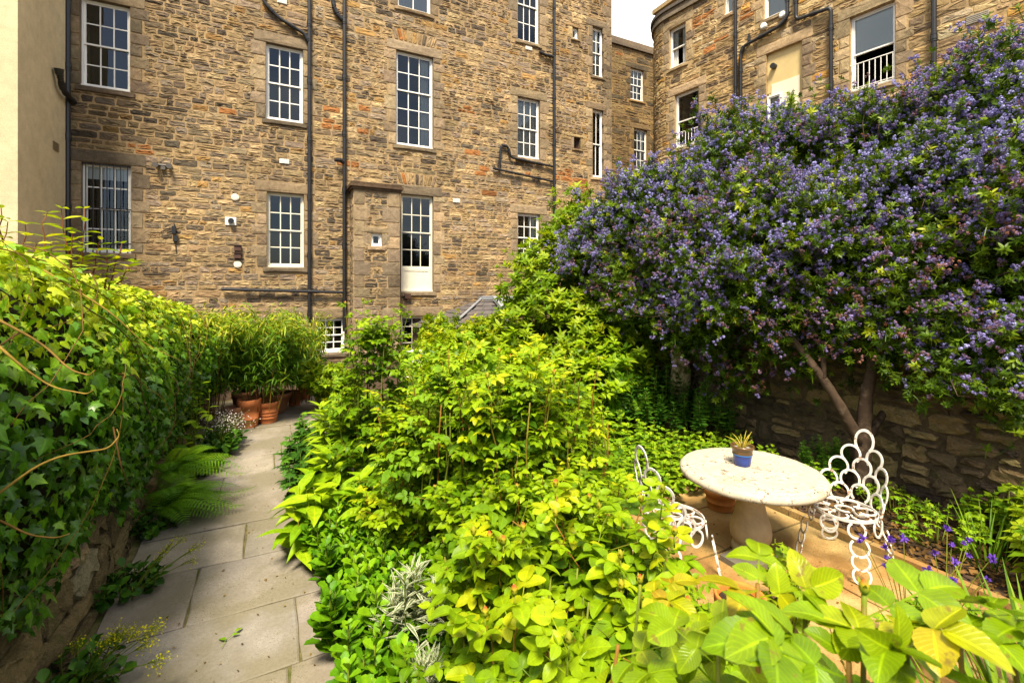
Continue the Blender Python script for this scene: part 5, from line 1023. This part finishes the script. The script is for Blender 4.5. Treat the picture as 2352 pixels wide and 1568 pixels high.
# leafy shrub with red shoots over the hedge
o = thing('red_stemmed_shrub', 'shrub with dark red shoots and lime leaves standing above the ivy, against the rendered house', 'shrub', (-1.75, 4.7, 1.9)); os_ = np.array([-1.75, 4.7, 1.9]); lf, st = MB(), MB(); OV = [grid(5, 1, ovate(.24), .25, c) for c in (.1, .3)]
for (u, v, d) in ((20, 510, 3.4), (60, 520, 3.6), (105, 490, 3.7), (140, 478, 3.9), (165, 530, 3.8), (195, 480, 4.0), (185, 560, 4.0), (230, 550, 4.2), (280, 560, 4.3), (250, 590, 4.2), (0, 480, 3.3), (80, 560, 3.6), (310, 600, 4.5), (120, 560, 3.8), (40, 590, 3.4)):
    top = at(u, v, d) - os_; b0 = top * [.9, .9, 0] + [0, 0, .35] + rng.normal(0, .06, 3); m = 8; tt = np.linspace(0, 1, m)[:, None]; Q = b0 + (top - b0) * tt + rng.normal(0, .008, (m, 3)); st.tube(Q, np.linspace(.008, .003, m), 5, rnd=rng.uniform(0, .7))
    for j in range(1, m):
        a = rng.uniform(0, 3.14)
        for sg_ in (0, 3.14159): d_ = np.array([math.cos(a + sg_), math.sin(a + sg_), .35]); place(lf, OV[rng.integers(2)], Q[j], d_, np.array([0, 0, 1]) + rng.normal(0, .2, 3), rng.uniform(.09, .14) * (1 if j < m - 1 else .7), rng.uniform(.45, 1))
st.build('stems', M_red, o, True); lf.build('leaves', L_lime, o, True)
# climber with plain oval leaves further along
clump('climbing_shrub', 'plain oval leaved climber hanging off the far end of the ivy beside the pots', 'shrub', (-.98, 7.3, .1), L_heart, None, seed=97, nst=22, h=1.15, rad=.42, tpl=OV, ls=.16, per=7, up=.3, start=.25, droop=.3)
# ------------------------------------------------------------------ bamboo
def bamboo(label, loc, h, rad, nl, seed, dens=1.):
    rng = np.random.default_rng(seed); o = thing('bamboo', label, 'bamboo', loc, 0, 'bamboos at the end of the path'); st, lf = MB(), MB(); bl = [grid(4, 1, lance(.07), .15, c) for c in (.1, .3, .5)]
    for k in range(26):
        a = rng.uniform(0, 6.28); rr = rad * math.sqrt(rng.random()); b0 = np.array([rr * .45 * math.cos(a), rr * .45 * math.sin(a), 0]); top = np.array([rr * math.cos(a) * 1.1, rr * math.sin(a) * 1.1, h * rng.uniform(.75, 1.05)]); m = 8; tt = np.linspace(0, 1, m)[:, None]; Q = b0 + (top - b0) * tt + np.array([math.cos(a), math.sin(a), -.2]) * .12 * tt ** 3; st.tube(Q, np.linspace(.007, .002, m), 5, rnd=rng.uniform(0, 1))
        c = nl // 26; f = rng.uniform(.32, 1.02, c); i = np.clip((f * (m - 1)).astype(int), 0, m - 2); P = Q[i] + (Q[i + 1] - Q[i]) * (f * (m - 1) - i)[:, None] + rng.normal(0, .075, (c, 3)); aa = rng.uniform(0, 6.28, c); D = np.stack([np.cos(aa), np.sin(aa), rng.normal(-.25, .45, c)], 1); place_mix(lf, bl, P, D, unit(rng.normal(0, .4, (c, 3)) + [0, 0, 1]), rng.uniform(.10, .19, c), np.clip(rng.normal(.4, .2, c) + .4 * (f > .85), 0, 1), rng)
    st.build('culms', M_vine, o); lf.build('leaves', L_bamb, o, True); return o
b1_ = bamboo('dense dark bamboo over the wide terracotta bowl', (-.10, 9.05, .25), 1.6, .55, 5200, 1); b2_ = bamboo('bamboo filling the corner beside the end of the ivy', (-.85, 8.9, .25), 1.62, .5, 4800, 2)
dup(b1_, (.55, 9.9, .1), 2., (.8, .8, 1.0), 'thin yellowish bamboo spray right of the dense one'); dup(b2_, (-.3, 10.4, 0), 1., 1.1, 'bamboo standing behind the pots, furthest back'); dup(b2_, (-1.3, 9.9, .2), 3., 1.05, 'bamboo rising behind the ivy at the far left of its row')
# ------------------------------------------------------------------ lumpy crowns for trees and shrubs
def crown(lumps, dens, rng, jit=.12, gapamp=.0, inner=.92, shrink=1.):
    c = np.array([l[:3] for l in lumps], float); r = np.array([l[3] for l in lumps], float); PP, NN = [], []
    r = r * shrink
    for i in range(len(c)):
        n = int(dens * 4 * math.pi * r[i] ** 2); d = unit(rng.normal(0, 1, (n, 3))); rr = r[i] * (1 + .10 * np.sin(d[:, 0] * 7 + i) * np.sin(d[:, 1] * 6 + 2 * i) + .08 * np.sin(d[:, 2] * 9 + i)) + rng.normal(-jit * .4, jit, n); P = c[i] + d * rr[:, None]; ok = np.ones(n, bool)
        for j in range(len(c)):
            if j != i: ok &= np.linalg.norm(P - c[j], axis=1) > r[j] * inner * .86
        if gapamp: w = np.sin(P[:, 0] * 3.1 + i) * np.sin(P[:, 1] * 2.7 + 1) * np.sin(P[:, 2] * 3.7 + 2) ; ok &= w > -1 + gapamp + rng.normal(0, .12, n)
        PP.append(P[ok]); NN.append(d[ok])
    return np.concatenate(PP), np.concatenate(NN)
def rosette(nl, ls, a, up, seed, curl=.2):
    r_ = np.random.default_rng(seed); P = [stalk((0, -.09, 0), (0, .02, 0), .003)]
    for k in range(nl):
        th = k * 2.4; rise = (k / nl) * .05; M = frames(np.array([[math.cos(th), up + .5 * k / nl, math.sin(th)]]), np.array([[-math.cos(th) * up, 1., -math.sin(th) * up]])); g_ = grid(3, 1, ovate(a), .25, curl); v = (g_[0] * ls * r_.uniform(.75, 1.15)) @ M[0].T + [0, rise - .02, 0]; l = g_[3].copy(); l[:, 2] += r_.uniform(-.1, .1) + .12 * k / nl; P.append((v, g_[1], g_[2], l))
    return merge(P)
# bright green tree in the middle distance
ROS = [rosette(9, .12, .2, .35, k) for k in range(4)]
tc_ = at(1275, 640, 9.3); o = thing('green_shrub', 'tall bright green whorled shrub between the facade and the blue flowering tree', 'shrub', (tc_[0], tc_[1], 0)); ot = np.array([tc_[0], tc_[1], 0]); rng = np.random.default_rng(55)
lm = [at(u, v, d) - ot for u, v, d in ((1315, 470, 9.5), (1305, 540, 9.4), (1260, 600, 9.2), (1330, 610, 9.5), (1215, 650, 9.0), (1290, 680, 9.), (1360, 690, 9.), (1235, 720, 8.8), (1330, 760, 8.6), (1420, 740, 8.6), (1200, 770, 8.6), (1270, 800, 8.3), (1400, 820, 8.2))]; rr = [.30, .42, .5, .5, .5, .65, .6, .6, .75, .65, .55, .75, .8]
P, Nn = crown([(*a, r_) for a, r_ in zip(lm, rr)], 75, rng, .14, .45); lf = MB(); n = len(P); D = unit(Nn * .7 + rng.normal(0, .35, (n, 3)) + [0, 0, .6]); place_mix(lf, ROS, P, D, unit(rng.normal(0, 1, (n, 3))), rng.uniform(.8, 1.4, n), np.clip(rng.normal(.45, .2, n) + .15 * Nn[:, 2], 0, 1), rng); lf.build('leaves', L_lime, o, True)
st = MB()
for a in lm: st.tube(np.array([[a[0] * .15, a[1] * .15, 0], [a[0] * .5, a[1] * .5, a[2] * .5], a]), [.05, .035, .012], 6)
st.build('stems', M_bark, o, True)
# mid distance shrubs
def shrub(label, loc, h, r_, seed, mat, tpl, dens=90, name='shrub', group='shrubs in the far bed', flat=1.):
    rng = np.random.default_rng(seed); o = thing(name, label, 'shrub', loc, 0, group); lm = [(rng.normal(0, r_ * .4), rng.normal(0, r_ * .4), h * rng.uniform(.3, .8), r_ * rng.uniform(.4, .62)) for _ in range(8)] + [(0, 0, h * .45, r_ * .7)]
    P, Nn = crown(lm, dens, rng, .1, .3); m = P[:, 2] > .02; P, Nn = P[m], Nn[m]; lf = MB(); n = len(P); place_mix(lf, tpl, P, unit(Nn * .7 + rng.normal(0, .4, (n, 3)) + [0, 0, .5]), unit(rng.normal(0, 1, (n, 3))), rng.uniform(.7, 1.3, n), np.clip(rng.normal(.45, .2, n) + .15 * Nn[:, 2], 0, 1), rng); st = MB()
    for a in lm: st.tube(np.array([[a[0] * .1, a[1] * .1, 0], [a[0] * .5, a[1] * .5, a[2] * .5], a[:3]]), [.02, .014, .006], 5)
    st.build('stems', M_bark, o); lf.build('leaves', mat, o, True); return o
RS1 = [rosette(8, .10, .3, .2, k + 20) for k in range(3)]; RS2 = [rosette(9, .06, .35, .4, k + 30) for k in range(3)]
shrub('lime box ball beside the white urn', (at(1035, 862, 8.4)[0], at(1035, 862, 8.4)[1], 0), .95, .5, 201, L_lime, RS2, 260)
sA = shrub('loose green shrub right of the tall lance leaved clumps', (1.75, 5.5, 0), 1.0, .55, 202, L_rose, RS1, 110)
sB = shrub('yellow green shrub below the outhouse roof', (3.55, 9.4, 0), 1.75, .75, 203, L_lime, RS1, 100)
for (src, x, y, sc, lab) in ((sA, 2.5, 5.9, 1.25, 'loose shrub left of the heart leaved spread'), (sA, 3.2, 6.6, 1.3, 'loose shrub in front of the tall whorled shrub'), (sB, 2.3, 7.3, .75, 'small yellow green shrub behind the middle roses'), (sB, 4.4, 7.0, .85, 'yellow green shrub at the foot of the tall whorled shrub'), (sA, 4.9, 6.2, 1.3, 'loose shrub beside the leaning stump'), (sB, 4.6, 9.6, .95, 'yellow green shrub against the outhouse wall'), (sA, 1.2, 7.6, .6, 'loose shrub left of the white urn'), (sA, 2.9, 8.4, 1.15, 'loose shrub between the urn and the outhouse'), (sB, 1.0, 9.6, .55, 'yellow green shrub in front of the basement window'), (sA, 5.6, 7.4, 1.2, 'loose shrub in the shade of the garden wall'), (sA, 2.6, 7.0, .8, 'loose shrub just right of the box ball')): dup(src, (x, y, 0), rng.uniform(0, 6), sc, lab)
# leaning pale stump
b = MB(); q = [at(1548, 905, 7.6), at(1565, 850, 7.6), at(1556, 800, 7.7), at(1550, 755, 7.8)]; q[0][2] = .0; o = thing('tree_stump', 'pale mossy old tree trunk standing by the wall behind the spurges', 'tree trunk', q[0]); b.tube(bend([x - q[0] for x in q], .3, 5), np.linspace(.17, .10, len(bend([x - q[0] for x in q], .3, 5))), 12); b.build('trunk', mat_plain('pale_mossy_bark', (.38, .3, .15), .9, .5, 7, .8, .1, dark=(.08, .07, .02), dth=(.48, .6), dsc=5), o, True)
# ------------------------------------------------------------------ blue flowering tree
rng = np.random.default_rng(66)
cb0 = on_z(1985, 1141, 0); CE = thing('ceanothus_tree', 'spreading evergreen tree smothered in violet blue flowers, over the garden wall', 'tree', cb0)
st = MB(); P_ = lambda L_: bend([at(*p) - cb0 for p in L_], .25, 5)
def limb(L_, r0, r1): Q = P_(L_); st.tube(Q, np.linspace(r0, r1, len(Q)) * .82 * (1 + .06 * np.sin(np.arange(len(Q)) * 1.7)), 12)
limb([(1985, 1165, 5.2), (1980, 1060, 5.2), (1984, 985, 5.2), (1990, 900, 5.2), (2004, 850, 5.2), (1996, 760, 5.3), (1985, 560, 5.5), (1990, 400, 5.9)], .105, .035); limb([(1986, 1035, 5.2), (1940, 950, 5.22), (1892, 870, 5.3), (1825, 785, 5.6), (1740, 640, 6.1), (1600, 480, 7.2)], .075, .025); limb([(1990, 1010, 5.2), (2040, 930, 5.4), (2100, 840, 5.6), (2150, 700, 5.5), (2250, 450, 5.4)], .05, .02)
limb([(1892, 870, 5.3), (1890, 740, 5.6), (1900, 560, 5.7)], .035, .015); limb([(1825, 785, 5.6), (1640, 700, 6.6), (1450, 640, 8.)], .035, .015); limb([(2000, 760, 5.3), (2120, 620, 5.), (2300, 500, 4.9)], .03, .012); limb([(2120, 830, 5.5), (2240, 760, 4.8), (2320, 700, 4.5)], .025, .01)
LM = [(1345, 590, 8.7, 0.62), (1400, 540, 8.6, 0.75), (1480, 480, 8.3, 0.85), (1440, 640, 8.1, 0.75), (1580, 480, 7.8, 0.95), (1590, 600, 7.1, 0.9), (1700, 385, 7.5, 0.95), (1740, 520, 6.4, 0.95), (1840, 360, 7.0, 0.85), (1890, 560, 5.7, 0.85), (1680, 660, 6.1, 0.68), (1990, 350, 6.6, 0.85), (2050, 470, 5.7, 0.9), (2140, 340, 6.0, 0.85), (2240, 240, 5.8, 0.75), (2310, 160, 5.5, 0.5), (2290, 440, 5.1, 0.85), (2190, 590, 5.0, 0.75), (2320, 620, 4.5, 0.65), (2080, 690, 5.1, 0.55), (1850, 690, 5.7, 0.55), (2240, 770, 4.6, 0.42), (2150, 885, 4.4, 0.22), (2370, 235, 5.3, 0.7), (2460, 480, 4.4, 0.9), (2480, 325, 4.8, 0.9), (2300, 850, 4.3, 0.28), (1950, 520, 7.4, 1.1), (2200, 470, 6.6, 1.0), (1620, 760, 6.4, 0.4), (2420, 740, 4.2, 0.5), (1960, 740, 5.3, 0.42), (1500, 720, 7.4, 0.5), (2040, 560, 5.9, 0.8), (1640, 790, 6.6, .34), (1560, 740, 7.1, .45), (1450, 690, 7.8, .5), (2050, 790, 5.0, .3), (2180, 830, 4.6, .28), (2340, 800, 4.2, .36), (1900, 765, 5.5, .3), (1770, 765, 5.9, .36), (1680, 860, 6.6, .26), (2330, 900, 4.0, .22), (1850, 820, 5.7, .2)]
P, Nn = crown([(*(at(u, v, d) - cb0), r_) for u, v, d, r_ in LM], 150, rng, .16, .66, shrink=.81); n = len(P)
pick = rng.choice(n, 420, replace=False); ext = []; exn = []                   # loose shoots breaking the outline
for i in pick:
    d = unit(Nn[i] + rng.normal(0, .35, 3) + [0, 0, .2]); L_ = rng.uniform(.12, .42)
    for f in np.arange(.05, 1.01, .055 / L_): ext.append(P[i] + d * L_ * f + rng.normal(0, .012, 3)); exn.append(unit(d + rng.normal(0, .35, 3)))
P = np.concatenate([P, np.array(ext)]); Nn = np.concatenate([Nn, np.array(exn)]); n = len(P)
CRO = [rosette(11, .055, .21, .55, k + 60) for k in range(5)]
lf = MB(); D = unit(Nn * .9 + rng.normal(0, .45, (n, 3)) + [0, 0, .25]); Sp = unit(rng.normal(0, 1, (n, 3))); place_mix(lf, CRO, P, D, Sp, rng.uniform(.8, 1.35, n), np.clip(rng.normal(.45, .2, n) + .2 * Nn[:, 2], 0, 1), rng)
for k in range(2): place_mix(lf, CRO, P - Nn * rng.uniform(.04, .5, n)[:, None] + rng.normal(0, .09, (n, 3)), unit(D + rng.normal(0, .5, (n, 3))), Sp, rng.uniform(.7, 1.3, n), np.clip(rng.normal(.35, .18, n), 0, 1), rng)
def floret(seed, k=54):
    r_ = np.random.default_rng(seed); V, Q, Lc = [], [], []; cs = [(np.array([r_.normal(0, .012), .012 + .02 * j, r_.normal(0, .012)]), r_.uniform(.009, .017)) for j in range(3)]
    for i in range(k):
        d = unit(r_.normal(0, 1, 3)); c_, rr_ = cs[i % 3]; p = c_ + d * rr_ * r_.uniform(.6, 1.15); a = unit(np.cross(d, r_.normal(0, 1, 3))); b_ = np.cross(d, a); s_ = r_.uniform(.0045, .0085)
        V += [p - a * s_, p - b_ * s_, p + a * s_, p + b_ * s_]; Q.append([4*i, 4*i+1, 4*i+2, 4*i+3]); Lc += [[0, .5, r_.uniform(-.16, .16)]] * 4
    return np.array(V), np.array(Q), np.zeros((0, 3), int), np.array(Lc)
FL = [floret(k) for k in range(6)]
fm = MB(); pn_ = np.sin(P[:, 0] * 2.9 + 1) * np.sin(P[:, 1] * 2.7) * .6 + np.sin(P[:, 2] * 4.3 + P[:, 1] * 2) * .45 + rng.normal(0, .5, n) + .35 * Nn[:, 2]
sel = np.where((pn_ > -.7) & (Nn[:, 2] > -.75))[0]; idx = np.repeat(sel, np.clip((rng.gamma(1.4, 1.75, len(sel))).astype(int), 0, 6)); m = len(idx)
D2 = unit(D[idx] + rng.normal(0, .5, (m, 3))); PB = P[idx] + D2 * rng.uniform(.02, .075, m)[:, None] + rng.normal(0, .022, (m, 3)); age = np.sin(P[idx, 1] * 1.7 + P[idx, 2] * 2.3) * .13 + np.clip((P[idx, 2] - 2.6) * .12, -.2, .14) + rng.normal(0, .11, n)[idx]
place_mix(fm, FL, PB, D2, unit(rng.normal(0, 1, (m, 3))), rng.uniform(.8, 1.55, m), np.clip(rng.normal(.52, .15, m) + age, 0, 1), rng); fb = fm.build('blossom', M_bloom, CE); fb['kind'] = 'stuff'
for i in range(0, n, 34): p = P[i]; q = p * .8 + np.array([0, 0, 1.9]) * .2; lf.tube([q, (p + q) / 2 + rng.normal(0, .03, 3), p], [.007, .005, .002], 4, mi=1)
st.build('trunk', M_bark, CE, True); lf.build('leaves', [L_cea, M_bark], CE, True)
# fallen leaves and crumbs on the paving
lt = MB(); n = 420; sp = [grid(2, 1, lance(.3), .3, .2)]
X = np.concatenate([rng.uniform(-.95, .3, n // 2), rng.uniform(2.3, 4.6, n - n // 2)]); Y = np.concatenate([rng.uniform(2, 8, n // 2), rng.uniform(1, 3.6, n - n // 2)]); a = rng.uniform(0, 6.28, n)
place_mix(lt, sp, np.stack([X, Y, np.full(n, .012)], 1), np.stack([np.cos(a), np.sin(a), 0 * a], 1), unit(rng.normal(0, .2, (n, 3)) + [0, 0, 1]), rng.uniform(.008, .03, n), rng.uniform(0, 1, n), rng); lo_ = lt.build('leaf_litter', mat_leaf('dry_litter', ST((.06, .035, .015), (.14, .08, .03), (.2, .14, .05)), .8, .1, 0)); tag(lo_, 'scattered dry leaf crumbs on the flagstones and ochre paving', 'leaf litter', None, 'stuff')
mu = MB(); n = 5000; X = rng.uniform(4.78, 6.15, n); Y = rng.uniform(-.5, 4, n); D = rng.normal(0, 1, (n, 3)) * [1, 1, .3]; place_mix(mu, [grid(1, 1, lambda t_: .25, .2, .1)], np.stack([X, Y, rng.uniform(-.02, .015, n)], 1), D, unit(rng.normal(0, .5, (n, 3)) + [0, 0, 1]), rng.uniform(.02, .06, n), rng.uniform(0, 1, n), rng); tag(mu.build('bark_mulch', mat_leaf('bark_chip', ST((.03, .016, .01), (.08, .045, .025), (.15, .085, .045)), .9, .02, 0, .1)), 'brown bark mulch covering the bed between kerb and garden wall', 'mulch', None, 'stuff')
bpy.context.view_layer.update()

# a fallen sprig on the flagstones
b = MB(); q = on_z(518, 1472, 0.012); o = thing('fallen_sprig', 'small green sprig lying on the flagstone near the bottom of the path', 'sprig', q); b.tube([(-.02, -.06, .004), (0, 0, .006), (.05, .05, .01)], .002, 5, rnd=.5); place_mix(b, OV, np.array([[0, 0, .008], [.03, .03, .01], [.05, .05, .012]]), np.array([[-.6, .8, .05], [.9, -.1, .1], [.7, .7, .1]]), np.array([[0, .1, 1.], [.1, 0, 1], [0, 0, 1.]]), np.array([.07, .05, .06]), np.array([.4, .5, .6]), rng); b.build('leaves', L_heart, o, True)
bpy.context.view_layer.update()
